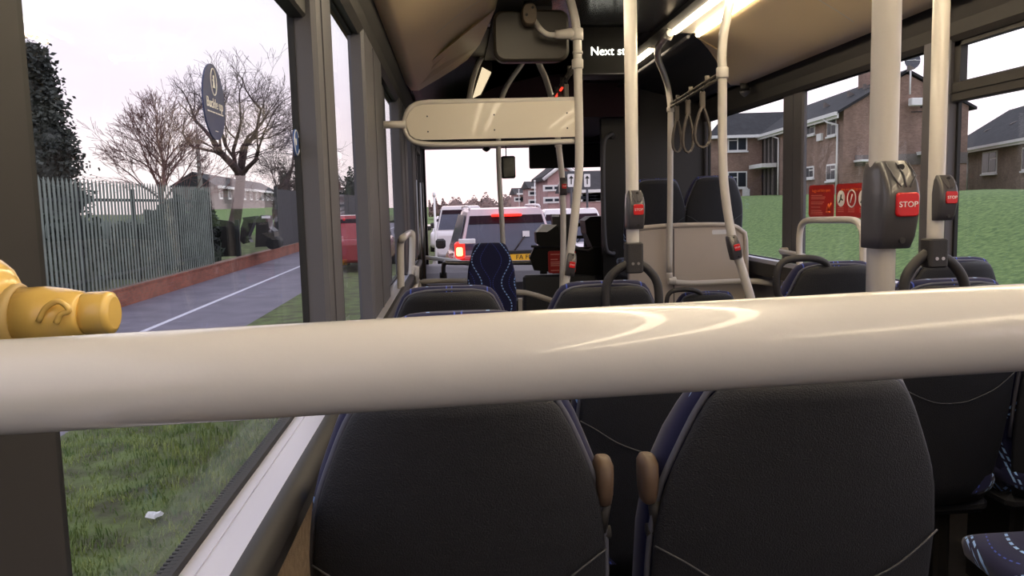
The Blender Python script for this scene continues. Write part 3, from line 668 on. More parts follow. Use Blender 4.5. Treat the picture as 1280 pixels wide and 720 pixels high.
M['reflred'] = emis('red_reflection_glow', (255, 60, 40), 1.6, (150, 20, 20))  # emission imitating a red reflection on the left strap rail
q_ = sl0.lerp(sl1, .62); t = thing('red_reflection', q_, 'small red glow imitating a reflection on the slanting strap rail', 'lamp')
e = MB(); e.tube([sl0.lerp(sl1, .5)+Vector((0, -.01, -.006)), sl0.lerp(sl1, .85)+Vector((0, -.01, -.006))], .007, 8); link('lens', e, 'reflred', t)  # glowing tube added as the reflection, no lamp here
e = MB(); e.box(q_+Vector((-.012, -.02, -.03)), q_+Vector((.012, .02, -.008))); link('reflection_backing', e, 'black', t)  # added block behind the painted reflection
dc = AX(931, 118, 1.93); t = thing('security_camera', dc, 'small round camera on the black lining at the right of the bent pole', 'camera')
e = MB(); e.loft([[(dc.x+x, dc.y+y, dc.z-.035*k+.02) for x, y in superell(0, 0, .035*math.cos(k*1.4), .035*math.cos(k*1.4), 2, 14)] for k in (0, .3, .6, .85, 1.)]); link('dome', e, 'frame', t)
e = MB(); e.cyl(dc+Vector((0, 0, .02)), dc+Vector((0, 0, .07)), .03); link('mount', e, 'black', t)

# ------------------------------------------------------------------ foreground rail and yellow fitting
YR = .315
r0 = AY(0, 484, YR); r1 = AY(1280, 409, YR)
dr = (r1-r0)
def onr(x): return r0+dr*((x-r0.x)/dr.x)
t = thing('seat_back_rail', onr(0.1), 'thick cream horizontal rail crossing the whole view in front of the camera', 'handrail')
e = MB(); e.tube([onr(XL+.055), onr(-.1), onr(.1), onr(.35), onr(.52), onr(.60)+Vector((0, .01, -.01)), onr(.64)+Vector((0, .01, -.06)), onr(.65)+Vector((0, .01, -.2)), onr(.65)+Vector((0, .01, -1.15))], .0183, 40, 6); link('tube', e, 'rail', t)
e = MB(); e.cyl(onr(XL+.05), onr(XL+.062), .034, 24); link('wall_flange', e, 'cream', t)
YY = .47; Q = lambda px, py, y=YY: AY(px, py, y)
t = thing('yellow_rail_fitting', Q(60, 400), 'glossy yellow rail joint with round end cap at the far left', 'rail fitting')
def ringpts(c, ax, ra, rb, n=20, up=(0, 0, 1)):
    ax = Vector(ax).normalized(); s1 = Vector(up).cross(ax).normalized(); s2 = ax.cross(s1)
    return [c+s1*(ra*math.cos(2*PI*k/n))+s2*(rb*math.sin(2*PI*k/n)) for k in range(n)]
ax = (Q(130, 392)-Q(20, 396))
e = MB(); e.loft([ringpts(Q(px, py), ax, r_, r_*k_, 24) for px, py, r_, k_ in ((28, 396, .012, 1), (30, 396, .0175, .95), (60, 395, .018, .95), (84, 394, .0172, .9), (104, 393, .0155, .85), (108, 393, .0135, .85))]); link('body', e, 'yellow', t)
e = MB(); e.loft([ringpts(Q(px, py), ax, r_, r_, 24) for px, py, r_ in ((104, 392, .0115), (112, 392, .0125), (136, 391, .0125), (141, 391, .0118), (144, 391, .009))]); link('end_cap', e, 'yellow', t)
e = MB(); e.loft([ringpts(Q(px, py), ax, r_, r_, 24) for px, py, r_ in ((8, 402, .018), (14, 400, .0205), (24, 398, .0205), (30, 397, .018))]); link('collar', e, mat('dull_yellow_ring', (176, 150, 96), .4), t)
e = MB(); e.loft([ringpts(Q(px, py), ax, .02, .02, 24) for px, py in ((-90, 402), (-40, 401), (10, 399))]); link('side_tube', e, 'yellow', t)
e = MB(); e.tube([Q(a_, b_, YY-.0185) for a_, b_ in ((48, 402), (56, 386), (70, 377), (80, 380), (86, 389), (76, 393), (70, 404))], .0016, 8, 3); link('rib', e, 'yellow', t)
e = MB(); e.loft([ringpts(Q(px, py), (0.0, .0, 1), r_, r_, 20, (0, 1, 0)) for px, py, r_ in ((-22, 395, .021), (-22, 365, .021), (-26, 340, .017), (-30, 326, .012))]); link('upright_stub', e, 'yellow', t)
e = MB(); e.cyl(Q(-90, 402), Vector((XL+.0, Q(-90, 402).y, Q(-90, 402).z)), .012); link('wall_stud', e, 'yellow', t)

# ------------------------------------------------------------------ seats
WT = [(0, .075), (.003, .10), (.012, .122), (.03, .137), (.06, .152), (.10, .168), (.14, .183), (.18, .194), (.25, .203), (.35, .205), (.47, .2), (.6, .185), (.66, .17)]
def wat(d):
    for (a, b), (c, e) in zip(WT, WT[1:]):
        if a <= d <= c: return b+(e-b)*(d-a)/(c-a)
    return WT[-1][1]
def make_seat(loc, label, group, arm=0, handle=0, flip=False, wscale=1.0, top=1.05, corner=True):
    """bus seat facing forward; arm -1/+1 side, handle -1/+1 side"""
    t = thing('bus_seat', loc, label, 'seat', group, PI if flip else 0)
    lean = lambda d: -.0+.17*d
    ds = [0, .003, .012, .03, .06, .10, .14, .18, .25, .35, .47, .6, .66]
    e = MB(); rings = []
    for i, d in enumerate(ds):
        w_ = wat(d)*wscale; th = .018 if d > .01 else (.006+d*1.0)
        pts = []
        for x, y in superell(0, 0, w_, th, 3.0, 36):
            pts.append((x, y+lean(d)+.022*(x/w_)**2, top-d))
        rings.append(pts)
    e.loft(rings); link('back_shell', e, 'shell', t, False)
    e = MB(); rings = []
    for d in ds:
        w_ = wat(d)*wscale+.012; th = .036 if d > .02 else .016+d; bol = .03 if d > .06 else .3*d
        pts = []
        for x, y in superell(0, 0, w_, th, 2.6, 36):
            pts.append((x, y+lean(d)+.058+(bol if y > 0 else .3*bol)*(abs(x)/w_)**2.5, top+.014-d*1.02))
        rings.append(pts)
    e.loft(rings); link('back_cushion', e, 'moq', t, False)
    e = MB(); pts = []
    for sx in (-1, 1):
        row = [(sx*(wat(d)*wscale+.002), lean(d)+.03+.004, top-d) for d in ds[2:-2]]
        pts += (row[::-1]+[(-.07*wscale, .036, top+.002)] if sx < 0 else [(.07*wscale, .036, top+.002)]+row)
    e.tube(pts, .0052, 8, 2); link('piping', e, 'piping', t, False)
    if corner:
        e = MB()
        for sx in (-1, 1):
            e.tube([(sx*.203*wscale, lean(.255)+.012, top-.255), (sx*.165*wscale, lean(.275)-.008, top-.275), (sx*.12*wscale, lean(.30)-.017, top-.305), (sx*.05*wscale, lean(.33)-.0185, top-.335), (0, lean(.335)-.0185, top-.34)], .0016, 6, 3)
        link('moulding_line', e, 'seam', t, False)
    e = MB(); rings = []
    for y, w_, h_ in ((.10, .17, .03), (.11, .19, .045), (.2, .205, .05), (.4, .205, .05), (.5, .2, .045), (.53, .185, .03), (.535, .16, .015)):
        rings.append([(x, y, .44+.02*(y-.1)+z+.012*(abs(x)/w_)**3) for x, z in superell(0, 0, w_*wscale, h_, 3, 28)])
    e.loft(rings); link('seat_cushion', e, 'moq', t, False)
    e = MB(); e.box((-.19*wscale, .12, .34), (.19*wscale, .5, .395), .02); link('seat_pan', e, 'shell', t, False)
    e = MB(); e.box((-.12, .2, 0), (-.07, .42, .35), .01); link('leg', e, 'black', t, False)
    e = MB(); e.box((.07, .2, 0), (.12, .42, .35), .01); link('leg', e, 'black', t, False)
    if arm:
        s_ = arm; e = MB()
        e.loft([[(s_*(.214 if s_ > 0 else .226)+x, .07+y, top-z) for x, y in superell(0, 0, a_, b_, 2.6, 20)] for z, a_, b_ in ((.118, .006, .010), (.121, .011, .02), (.13, .0145, .028), (.15, .0145, .03), (.17, .0135, .028), (.187, .011, .022), (.192, .006, .012))]); a_o = link('armrest', e, 'arm', t, False); a_o['label'] = 'brown folded armrest'
        e = MB(); e.tube([(s_*.216, .07, top-.188), (s_*.21, .075, top-.235)], .010, 12); e.cyl((s_*.19, .08, top-.24), (s_*.226, .08, top-.24), .010, 12); link('hinge', e, 'framedark', t, False)
    if handle:
        s_ = handle; e = MB()
        e.tube([(s_*.16, .02, top-.14), (s_*.225, .01, top-.10), (s_*.235, .0, top-.02), (s_*.215, -.0, top+.02), (s_*.17, .0, top+.032), (s_*.10, .0, top+.03), (s_*.05, .01, top+.01), (s_*.035, .015, top-.03)], .0125, 12, 5); link('grab_handle', e, 'handle', t, False)
    return t
FZ = .69
LG = 'left pair seats'; RG = 'right pair seats'
make_seat((-.004, 1.07, FZ-.0), 'large charcoal seat back at the bottom left, by the window sill', 'nearest pair of seats', arm=1, wscale=1.06)
make_seat((.503, 1.07, FZ+.0), 'large charcoal seat back at the bottom right with blue side bolster', 'nearest pair of seats', arm=-1, wscale=1.08)
make_seat((.005, 1.76, FZ), 'charcoal seat hidden ahead of the bottom left seat', 'second row seats')
make_seat((.485, 1.76, FZ), 'charcoal seat back with moulding line, seen in the gap between the two nearest seats', 'second row seats')
make_seat((-.018, 2.43, FZ-.01), 'charcoal seat top with blue rim, left of the upright patterned seat', 'third row seats')
make_seat((.468, 2.43, FZ-.01), 'charcoal seat top with blue rim at the foot of the middle straight pole', 'third row seats')
make_seat((1.39, 1.25, FZ), 'near right seat whose blue patterned cushion corner shows at the bottom right', 'right side seats')
make_seat((1.825, 1.25, FZ), 'near right window seat beyond the bottom right corner', 'right side seats')
make_seat((1.39, 2.08, FZ), 'dark seat back at the right edge below the rail, with brown armrest', 'right side seats', arm=-1)
make_seat((1.825, 2.08, FZ), 'dark window seat back at the far right below the rail', 'right side seats')
make_seat((1.38, 2.76, FZ), 'seat top with black grab loop in front of the cream window loop rail', 'right side seats', handle=-1)
make_seat((1.83, 2.76, FZ), 'seat top behind the pole clamp, by the right window', 'right side seats')
sz = AY(875, 362, 4.2).z
make_seat((1.37, 4.2, sz-1.05-.03), 'low seat whose black grab loop shows just above the rail below the pale bulkhead', 'low floor seats', handle=-1)
# seats over the wheel arch behind the pale bulkhead
st = AY(895, 222, 5.5).z
make_seat((1.42, 5.45, st-1.05-.01), 'charcoal seat above the pale bulkhead, left one next to the curved pole', 'raised seats behind the bulkhead')
make_seat((1.83, 5.45, st-1.05), 'charcoal seat above the pale bulkhead, right one next to the window', 'raised seats behind the bulkhead')
pl = MB(); pl.box((1.15, 5.23, .35), (XR-.01, 6.3, st-1.05), .02)
o = link('seat_podium', pl, 'cab'); tag(o, 'grey raised podium under the two seats behind the bulkhead', 'podium')
# upright patterned rear-facing seat
us = AY(612, 303, 5.6)
make_seat((us.x, 5.6, us.z-1.064), 'narrow upright navy seat with dotted curved lines, facing backwards below the windscreen', 'patterned seat', flip=True, wscale=.76)
pl = MB(); pl.box((us.x-.22, 4.95, .35), (us.x+.22, 5.55, us.z-1.066), .02)
o = link('seat_podium', pl, 'cab'); tag(o, 'small grey box under the upright patterned seat', 'podium')
# pale bulkhead
t = thing('pale_bulkhead', (1.6, 5.12, .35), 'pale grey moulded bulkhead with rounded right shoulder under the two raised seats', 'bulkhead')
YBk = 5.16; Bk = lambda px, py: AY(px, py, YBk)
tops = [Bk(786, 288), Bk(803, 285), Bk(830, 282.5), Bk(870, 281), Bk(905, 281), Bk(918, 283), Bk(927, 289), Bk(932, 300)]
zlow = .4
e = MB(); front = []
for i, p_ in enumerate(tops):
    front.append(p_)
body = front+[Vector((tops[-1].x+.01, YBk, zlow)), Vector((tops[0].x, YBk, zlow))]
e.prism(body, (0, .05, 0)); link('moulding', e, 'boxpanel', t)
e = MB(); e.tube([p_+Vector((0, .0, 0)) for p_ in tops]+[tops[-1]+Vector((.01, 0, -.4))], .016, 10, 3); link('rim', e, 'boxpanel', t)
e = MB(); x_ = Bk(842, 300).x; e.box((x_-.003, YBk-.004, zlow), (x_+.003, YBk, Bk(842, 286).z)); link('seam', e, 'seam', t)
e = MB(); a_, b_ = Bk(890, 287.5), Bk(908, 292.5); e.prism([(x, YBk-.004, z) for x, z in rounded((a_.x+b_.x)/2, (a_.z+b_.z)/2, (b_.x-a_.x)/2, (a_.z-b_.z)/2, .008)], (0, .005, 0)); link('sticker', e, 'decalwhite', t)
# lower right side lining bits
# cream loop rail by right window
LX = 1.93; Lx = lambda px, py: AX(px, py, LX)
t = thing('window_loop_rail', Lx(1038, 330), 'cream upside-down U rail in front of the right window', 'handrail')
e = MB(); e.tube([Lx(1000, 345), Lx(999, 310), Lx(1000, 290), Lx(1003, 280), Lx(1011, 275.5), Lx(1035, 275), Lx(1062, 275), Lx(1072, 278), Lx(1078, 288), Lx(1079, 310), Lx(1079, 350)], .0175, 14, 4); link('tube', e, 'cream', t)
for q_ in (Lx(1000, 345), Lx(1079, 350)):
    e = MB(); e.cyl(q_, q_+Vector((0, 0, .03)), .026); link('base_flange', e, 'cream', t)
t = thing('side_rail', Lx(980, 320), 'short cream rail under the right window beside the bulkhead', 'handrail')
e = MB(); e.tube([AX(973, 349, 1.98), AX(972, 345, 1.98), AX(968, 348, 1.96)], .016, 10, 3); e.tube([AX(976, 314, 1.99), AX(992, 317, 1.99), AX(1005, 320, 1.99)], .014, 10); link('tube', e, 'cream', t)
e = MB(); p_ = AX(976, 314, 1.99); e.cyl(p_, (XR, p_.y, p_.z), .022); link('wall_flange', e, 'cream', t)
# left front handrails / luggage pen
GX = -.25; Gx = lambda px, py, x=GX: AX(px, py, x)
t = thing('ramp_handrail', Gx(508, 385), 'cream double loop handrail at the left wall ahead of the left seats', 'handrail')
YLn, YLf = AX(502, 300, -.24).y, AX(515, 300, -.24).y
e = MB(); zt0 = AY(502, 297, 4.1).z; za = AY(516, 291, 5.0).z
pA = lambda px, py: AY(px, py, 4.0)
pB = lambda px, py: AY(px, py, 4.7)
e.tube([pA(501, 420), pA(501, 350), pA(500.5, 310), pA(501.5, 301), pA(504, 297), pB(511, 292), pB(514.5, 291.5), pB(515.5, 298), pB(515, 330), pB(514, 345)], .0185, 12, 4); link('front_loop', e, 'cream', t)
e = MB(); e.tube([pB(519, 332), pB(516, 340), pB(509, 350), pA(501, 366), pA(497, 385), pA(495, 420)], .017, 12, 4); link('lower_loop', e, 'cream', t)
e = MB(); e.tube([pB(521, 333), pB(521, 345), pB(519, 360), pA(506, 372), pA(504, 420)], .014, 12, 4); link('brace', e, 'cream', t)
for (y_, a_, b_, nm, lb) in ((5.9, (524, 352), (590, 351), 'barrier_rail', 'cream horizontal barrier rail left of the upright patterned seat'), (6.0, (640, 366), (700, 380), 'barrier_rail', 'cream sloping barrier rail right of the upright patterned seat')):
    p_, q_ = AY(*a_, y_), AY(*b_, y_)
    t = thing(nm, p_.lerp(q_, .5), lb, 'handrail')
    e = MB()
    if a_[0] < 600: e.tube([p_+Vector((0, 0, -.5)), p_+Vector((0, 0, -.04)), p_+Vector((.03, 0, 0)), q_], .019, 12, 3)
    else: e.tube([p_+Vector((-.1, 0, 0)), AY(657, 366, y_), q_, q_+Vector((.1, 0, -.08))], .021, 12, 3)
    link('tube', e, 'cream', t)
    e = MB(); g_ = p_ if a_[0] < 600 else AY(650, 368, y_); e.box((g_.x-.015, y_-.015, .35), (g_.x+.015, y_+.015, g_.z-.03)); link('post', e, 'cream', t)

# ------------------------------------------------------------------ stickers on the glass
def glass_sticker(name, poly_px, X, label, m, th=.001):
    pts = [AX(px, py, X) for px, py in poly_px]; c = sum(pts, Vector())/len(pts)
    return pts, c
cS = AX(267, 127, XL); tS = AX(264, 80, XL); bS = AX(270, 175, XL); lS = AX(253.5, 118, XL); rS = AX(281, 138, XL)
hy, hz = (rS.y-lS.y)/2, (tS.z-bS.z)/2; cy_, cz_ = cS.y, (tS.z+bS.z)/2
t = thing('buckle_up_sticker', (XL, cy_, cz_), 'slate oval window sticker reading Buckle up in white', 'sticker')
e = MB(); e.prism([(XL-.001, cy_+hy*math.cos(a), cz_+hz*math.sin(a)) for a in [2*PI*k/40 for k in range(40)]], (.0022, 0, 0)); link('oval', e, 'decal', t)
Xs = XL+.0016
e = MB(); rr = hz*.35
e.tube([(Xs, cy_+rr*.72*math.cos(a), cz_+hz*.53+rr*math.sin(a)) for a in [2*PI*k/28 for k in range(29)]], hz*.018, 6, 0, False)
e.prism([(Xs, cy_+rr*.16*math.cos(a), cz_+hz*.65+rr*.16*math.sin(a)) for a in [2*PI*k/14 for k in range(14)]], (.0006, 0, 0))
e.prism([(Xs, cy_-rr*.12, cz_+hz*.60), (Xs, cy_-rr*.22, cz_+hz*.44), (Xs, cy_-rr*.34, cz_+hz*.37), (Xs, cy_+rr*.34, cz_+hz*.37), (Xs, cy_+rr*.22, cz_+hz*.44), (Xs, cy_+rr*.12, cz_+hz*.60)], (.0006, 0, 0))
e.tube([(Xs, cy_-rr*.3, cz_+hz*.58), (Xs, cy_+rr*.1, cz_+hz*.5), (Xs, cy_+rr*.28, cz_+hz*.4)], hz*.012, 6)
link('seat_belt_symbol', e, 'decalwhite', t)
FM = lambda dz: frameM((Xs, cy_, cz_+dz), (0, 1, 0), (0, 0, 1))
e = textmb('Buckle up', hz*.37, FM(-hz*.06), .0004, sx=hy/hz*1.04); link('lettering', e, 'decalwhite', t)
e = MB(); yy = cy_-hy*.72
for wd in (.2, .12, .28, .16, .3, .2):
    e.box((Xs-.0005, yy, cz_-hz*.30), (Xs+.0004, yy+wd*hy, cz_-hz*.27)); yy += wd*hy+.04*hy
e.box((Xs-.0005, cy_-hy*.1, cz_-hz*.78), (Xs+.0004, cy_+hy*.15, cz_-hz*.76)); link('small_print', e, 'decalwhite', t)
q_ = AX(374, 180, XL); qa = AX(367, 180, XL)
t = thing('round_blue_sticker', q_, 'round blue window sticker cut off by the left pillar', 'sticker')
hr = abs(AX(374, 164, XL).z-AX(374, 196, XL).z)/2
ry = 1.8-qa.y
e = MB(); e.prism([(XL-.001, qa.y+hr+hr*math.cos(a), q_.z+hr*math.sin(a)) for a in [2*PI*k/32 for k in range(32)]], (.0022, 0, 0)); link('disc', e, 'decalblue', t)
e = MB(); e.tube([(Xs, qa.y+hr+hr*.93*math.cos(a), q_.z+hr*.93*math.sin(a)) for a in [2*PI*k/32 for k in range(33)]], hr*.04, 6, 0, False)
e.prism([(Xs, qa.y+hr*.5, q_.z+hr*.3), (Xs, qa.y+hr*.5, q_.z-hr*.2), (Xs, qa.y+hr*.9, q_.z-hr*.2), (Xs, qa.y+hr*.9, q_.z+hr*.3)], (.0006, 0, 0)); link('symbol', e, 'decalwhite', t)

XN = XR-.001
def notice(px0, px1, pyT0, pyB0, label, right):
    y1_, y0_ = AX(px0, 250, XR).y, AX(px1, 250, XR).y     # y decreases to the right
    zt_ = AX(px0, pyT0, XR).z; zb_ = AX(px0, pyB0, XR).z
    cy, cz = (y0_+y1_)/2, (zt_+zb_)/2; hw, hh = (y1_-y0_)/2, (zt_-zb_)/2
    t = thing('safety_notice', (XR, cy, cz), label, 'notice', None)
    e = MB(); e.prism([(XN, y, z) for y, z in rounded(cy, cz, hw, hh, .02)], (-.0016, 0, 0)); link('sheet', e, 'notice', t)
    X_ = XN-.002; ex = (0, -1, 0)
    if not right:
        e = textmb('buggy and baby space', hh*.27, frameM((X_, cy, cz+hh*.66), ex, (0, 0, 1)), .0004, sx=.86*hw*2/(hh*.27*10.2)); link('lettering', e, 'noticetext', t)
        e = MB()
        for k, wd in enumerate((.9, 1.15, 1.1, 0, 1.05, .95, 0, .75, 0, .85, .95, .95)):
            if wd: zz = cz+hh*(.36-k*.105); e.box((X_-.0004, cy+hw*.8, zz-hh*.02), (X_+.0004, cy+hw*.8-wd*hw, zz+hh*.02))
        link('small_print', e, 'noticepink', t)
        e = MB(); e.tube([(X_, cy-hw*.5, cz-hh*.55), (X_, cy-hw*.62, cz-hh*.2), (X_, cy-hw*.7, cz-hh*.45), (X_, cy-hw*.82, cz-hh*.1)], .006, 6); e.tube([(X_, cy-hw*.45, cz-hh*.66), (X_, cy-hw*.75, cz-hh*.66)], .006, 6); link('buggy_figure', e, 'noticetext', t)
    else:
        e = textmb('are you sitting comfortably?', hh*.25, frameM((X_, cy, cz+hh*.66), ex, (0, 0, 1)), .0004, sx=.86*hw*2/(hh*.25*13)); link('lettering', e, 'noticetext', t)
        for k in range(4):
            yc_ = cy+hw*(.75-k*.5); r_ = hw*.19; e = MB()
            if k % 2 == 0:
                e.prism([(X_, yc_+r_*math.cos(a), cz+hh*.12+r_*math.sin(a)) for a in [2*PI*j/24 for j in range(24)]], (-.0006, 0, 0)); link('symbol_disc', e, 'decalwhite', t)
                e = MB(); e.tube([(X_-.001, yc_+r_*.4, cz+hh*.12-r_*.5), (X_-.001, yc_, cz+hh*.12), (X_-.001, yc_-r_*.1, cz+hh*.12+r_*.5)], .004, 6); e.tube([(X_-.001, yc_, cz+hh*.12), (X_-.001, yc_-r_*.5, cz+hh*.12-r_*.2)], .004, 6); link('symbol_figure', e, 'plateblack', t)
            else:
                e.tube([(X_, yc_+r_*math.cos(a), cz+hh*.12+r_*math.sin(a)) for a in [2*PI*j/24 for j in range(25)]], .004, 6, 0, False); e.tube([(X_, yc_+r_*.3, cz+hh*.12-r_*.5), (X_, yc_, cz+hh*.12+r_*.1), (X_, yc_-r_*.2, cz+hh*.12+r_*.5)], .004, 6); link('symbol_ring', e, 'decalwhite', t)
            e = MB()
            for j in range(3): e.box((X_-.0004, yc_+r_*.8, cz-hh*(.42+j*.11)), (X_+.0004, yc_-r_*.7, cz-hh*(.45+j*.11)))
            link('small_print', e, 'noticepink', t)
notice(1011.5, 1043, 232, 271, 'smaller red notice on the right window about buggy and baby space', False)
notice(1045.5, 1102, 230, 271.5, 'wider red notice on the right window with a row of round symbols', True)
# ------------------------------------------------------------------ outside: ground
def sheet(name, xs, ys, zf, m, label, cat, ext=0):
    e = MB(); nx, ny = len(xs), len(ys)
    vs = [(x, y, zf(x, y)) for y in ys for x in xs]
    e.add(vs, [(j*nx+i, j*nx+i+1, (j+1)*nx+i+1, (j+1)*nx+i) for j in range(ny-1) for i in range(nx-1)], True)
    return struct(name, e, m, label, cat)
def fr(a, b, n): return [a+(b-a)*i/n for i in range(n+1)]
sheet('road', [-.62, 8.4], fr(-20, 160, 20), lambda x, y: -.10, 'asph', 'asphalt road under and ahead of the bus', 'road')
sheet('verge_ground', [-4.25, -3.9]+fr(-3.5, -.72, 10), fr(-12, 70, 120), lambda x, y: (.012 if (x > -3.55 or y < 4.5-(-3.5-x)*3) else -.04)+.02*math.sin(x*3)*math.sin(y*1.7)*(x > -3.4), 'soil', 'grass verge between the bus and the footpath', 'verge')
e = MB(); e.box((-.74, -12, -.12), (-.6, 70, .01), .02); struct('kerb', e, 'kerb', 'stone kerb beside the bus', 'kerb')
sheet('footpath', [-7.0, -3.45], fr(-12, 90, 20), lambda x, y: .0, 'path', 'wet grey footpath and cycle path beside the brick plinth', 'footpath')
e = MB(); e.box((-5.27, -10, .0), (-5.17, 90, .006)); o = link('painted_line', e, 'line'); tag(o, 'white painted line along the middle of the footpath', 'road marking', None, 'structure')
def zl(x, y): return .1+max(0, (-x-9))*.03 + .06*math.sin(x)*math.sin(y*.7)
sheet('rough_ground', fr(-60, -7.2, 30), fr(-10, 140, 50), zl, 'soil', 'rough ground behind the fence', 'ground')
def zr(x, y):
    k = max(0, min(1, (x-8.2)/9)); return .02+1.93*(k*k*(3-2*k)) + .05*math.sin(x*1.3)*math.sin(y*.9)
sheet('lawn', fr(8.2, 90, 80), fr(-10, 160, 90), zr, 'lawn', 'green lawn rising to the houses on the right', 'lawn')
e = MB(); e.box((8.1, -10, -.12), (8.3, 120, .03)); struct('kerb', e, 'kerb', 'stone kerb on the far side of the road', 'kerb')
# far ground ahead
sheet('distant_ground', fr(-300, 300, 10), fr(90, 600, 10), lambda x, y: -.3, 'lawn', 'distant ground ahead', 'ground')

# grass tufts on the near verge
rg = random.Random(3); e = MB(); vs = []; fs = []
for i in range(42000):
    y = .6+8*rg.random()**1.5; x = -.80-3.3*rg.random()
    if x < -3.5 and y > 4.3-(-3.5-x)*3: continue
    if math.sin(x*4.1+1)*math.sin(y*3.3)+.6*math.sin(x*9.7+y*8.1) > .75 and rg.random() < .8: continue
    h = (.03+.05*rg.random())*(1+.7*max(0, math.sin(x*2.3+.5)*math.sin(y*2.1))); a = rg.random()*PI; l_ = .5*h*rg.random()+.01; b = rg.random()*2*PI; wd = .0035+.003*rg.random()
    n = len(vs); dx, dy = wd*math.cos(a), wd*math.sin(a); lx, ly = l_*math.cos(b), l_*math.sin(b)
    vs += [(x-dx, y-dy, -.01), (x+dx, y+dy, -.01), (x+lx*.4+dx*.6, y+ly*.4+dy*.6, h*.65), (x+lx*.4-dx*.6, y+ly*.4-dy*.6, h*.65), (x+lx, y+ly, h)]
    fs += [(n, n+1, n+2, n+3), (n+3, n+2, n+4)]
e.add(vs, fs); o = link('verge_grass', e, 'blade'); tag(o, 'short tufty green grass growing on the verge beside the bus', 'grass', None, 'stuff')
q_ = AZ(192, 645, .05); e = MB()
pts = [(q_.x+.05*math.cos(a)*(1+.3*math.sin(3*a)), q_.y+.04*math.sin(a), .055+.02*math.sin(2*a)) for a in [2*PI*k/10 for k in range(10)]]
pts = [(q_.x+(p[0]-q_.x)*1.1, q_.y+(p[1]-q_.y)*1.1, .05+.006*math.sin(i*2.1)) for i, p in enumerate(pts)]
e.loft([[(p[0], p[1], p[2]) for p in pts], [(q_.x+(p[0]-q_.x)*.7, q_.y+(p[1]-q_.y)*.7, p[2]+.02) for p in pts], [(q_.x+(p[0]-q_.x)*.2, q_.y+(p[1]-q_.y)*.3, p[2]+.006) for p in pts]], sm=False)
o = link('litter_scrap', e, 'white'); tag(o, 'small crumpled white scrap of litter on the grass verge', 'litter')

# brick plinth and palisade fences
XPL = -7.0
e = MB(); e.box((XPL-.22, -4, .0), (XPL, 70, .36)); e.box((XPL-.24, -4, .36), (XPL+.02, 70, .40))
o = link('brick_plinth', e, 'brickL'); tag(o, 'low red brick plinth wall along the footpath', 'wall')
def palisade(X, y0, y1, z0, z1, step, bay, label, m, m2, fn=None):
    t = thing('palisade_fence', (X, y0, z0), label, 'fence')
    y = y0
    while y < y1-.01:
        yb = min(y+bay, y1); e = MB(); yy = y+step*.5
        while yy < yb:
            w_ = step*.24; zt = z1
            e.prism([(X, yy-w_, z0), (X, yy+w_, z0), (X, yy+w_, zt-.06), (X, yy, zt+.03), (X, yy-w_, zt-.06)], (-.012, 0, 0)); yy += step
        link('pale_panel', e, m, t)
        e = MB(); e.box((X-.09, y-.04, z0), (X-.03, y+.04, z1-.12)); link('post', e, m2, t); y = yb
    e = MB(); e.box((X-.04, y0, z0+.25), (X-.012, y1, z0+.31)); link('lower_rail', e, m2, t)
    e = MB(); e.box((X-.04, y0, z1-.4), (X-.012, y1, z1-.34)); link('upper_rail', e, m2, t)
    return t
palisade(XPL-.11, 5, 24.4, .4, 2.62, .17, 2.75, 'grey green palisade fence standing on the brick plinth', 'pale', 'paledark')
palisade(-9.6, 8, 30, .1, 1.75, .22, 2.75, 'lower pale fence a few metres behind the palisade fence', 'pale', 'paledark')
t = thing('board_fence', (XPL-.11, 33, .4), 'dark solid board fence beyond the gates, next to the window pillar', 'fence')
e = MB(); y = 33.5
while y < 62: e.box((XPL-.14, y, .4), (XPL-.10, y+.27, 2.75)); y += .28
link('boards', e, 'fencepanel', t)
for y in (33.4, 40, 48, 56):
    e = MB(); e.box((XPL-.2, y-.08, .4), (XPL-.08, y+.08, 2.85)); link('post', e, 'paledark', t)
# black gates and dark bins in the opening
YGt = 29.5
g0, g1 = AY(270, 300, YGt), AY(297, 300, YGt)
t = thing('black_gate', (g0.x, YGt, .2), 'black sheet gate at the end of the palisade fence', 'gate')
e = MB(); zt_ = AY(280, 277, YGt).z
e.prism([(g0.x, YGt, .3), (g1.x, YGt, .3), (g1.x, YGt, zt_-.15), (g1.x-.15, YGt, zt_), (g0.x, YGt, zt_+.1)], (0, .06, 0)); link('gate_leaf', e, 'black', t)
e = MB(); e.box((g1.x-.05, YGt-.05, .2), (g1.x+.08, YGt+.1, zt_+.05)); link('gate_post', e, 'paledark', t)
def silh(pts_px, Y, th, name, m, label, cat, parts=()):
    p = [AY(a, b, Y) for a, b in pts_px]; c = sum(p, Vector())/len(p); t = thing(name, (c.x, Y, min(q.z for q in p)), label, cat)
    e = MB(); e.prism(p, (0, th, 0)); link(parts[0] if parts else 'body', e, m, t); return t
t = silh([(300, 301), (301, 285), (305, 273), (318, 271), (316, 280), (309, 297), (313, 303), (304, 305)], 29, .5, 'wheeled_bin', 'black', 'leaning black wheeled bin beside the black gate', 'bin')
e = MB(); c_ = AY(306, 300, 28.9); e.cyl(c_, c_+Vector((0, .6, 0)), .11); link('wheel', e, 'tyre', t)
e = MB(); p_ = [AY(a, b, 28.95) for a, b in ((303, 272), (319, 270), (319, 274), (304, 275))]; e.prism(p_, (0, .6, 0)); link('lid', e, 'paledark', t)
t = silh([(319, 309), (320, 275), (326, 269), (334, 270), (336, 284), (342, 289), (344, 302), (338, 308)], 28.5, .8, 'waste_bin', 'black', 'rounded black waste bin with a small white panel, at the end of the fence opening', 'bin', ('body',))
e = MB(); p_ = [AY(a, b, 28.4) for a, b in ((327, 270), (337, 270), (337, 273), (327, 273))]; e.prism(p_, (0, .1, 0)); link('label_panel', e, 'decalwhite', t)
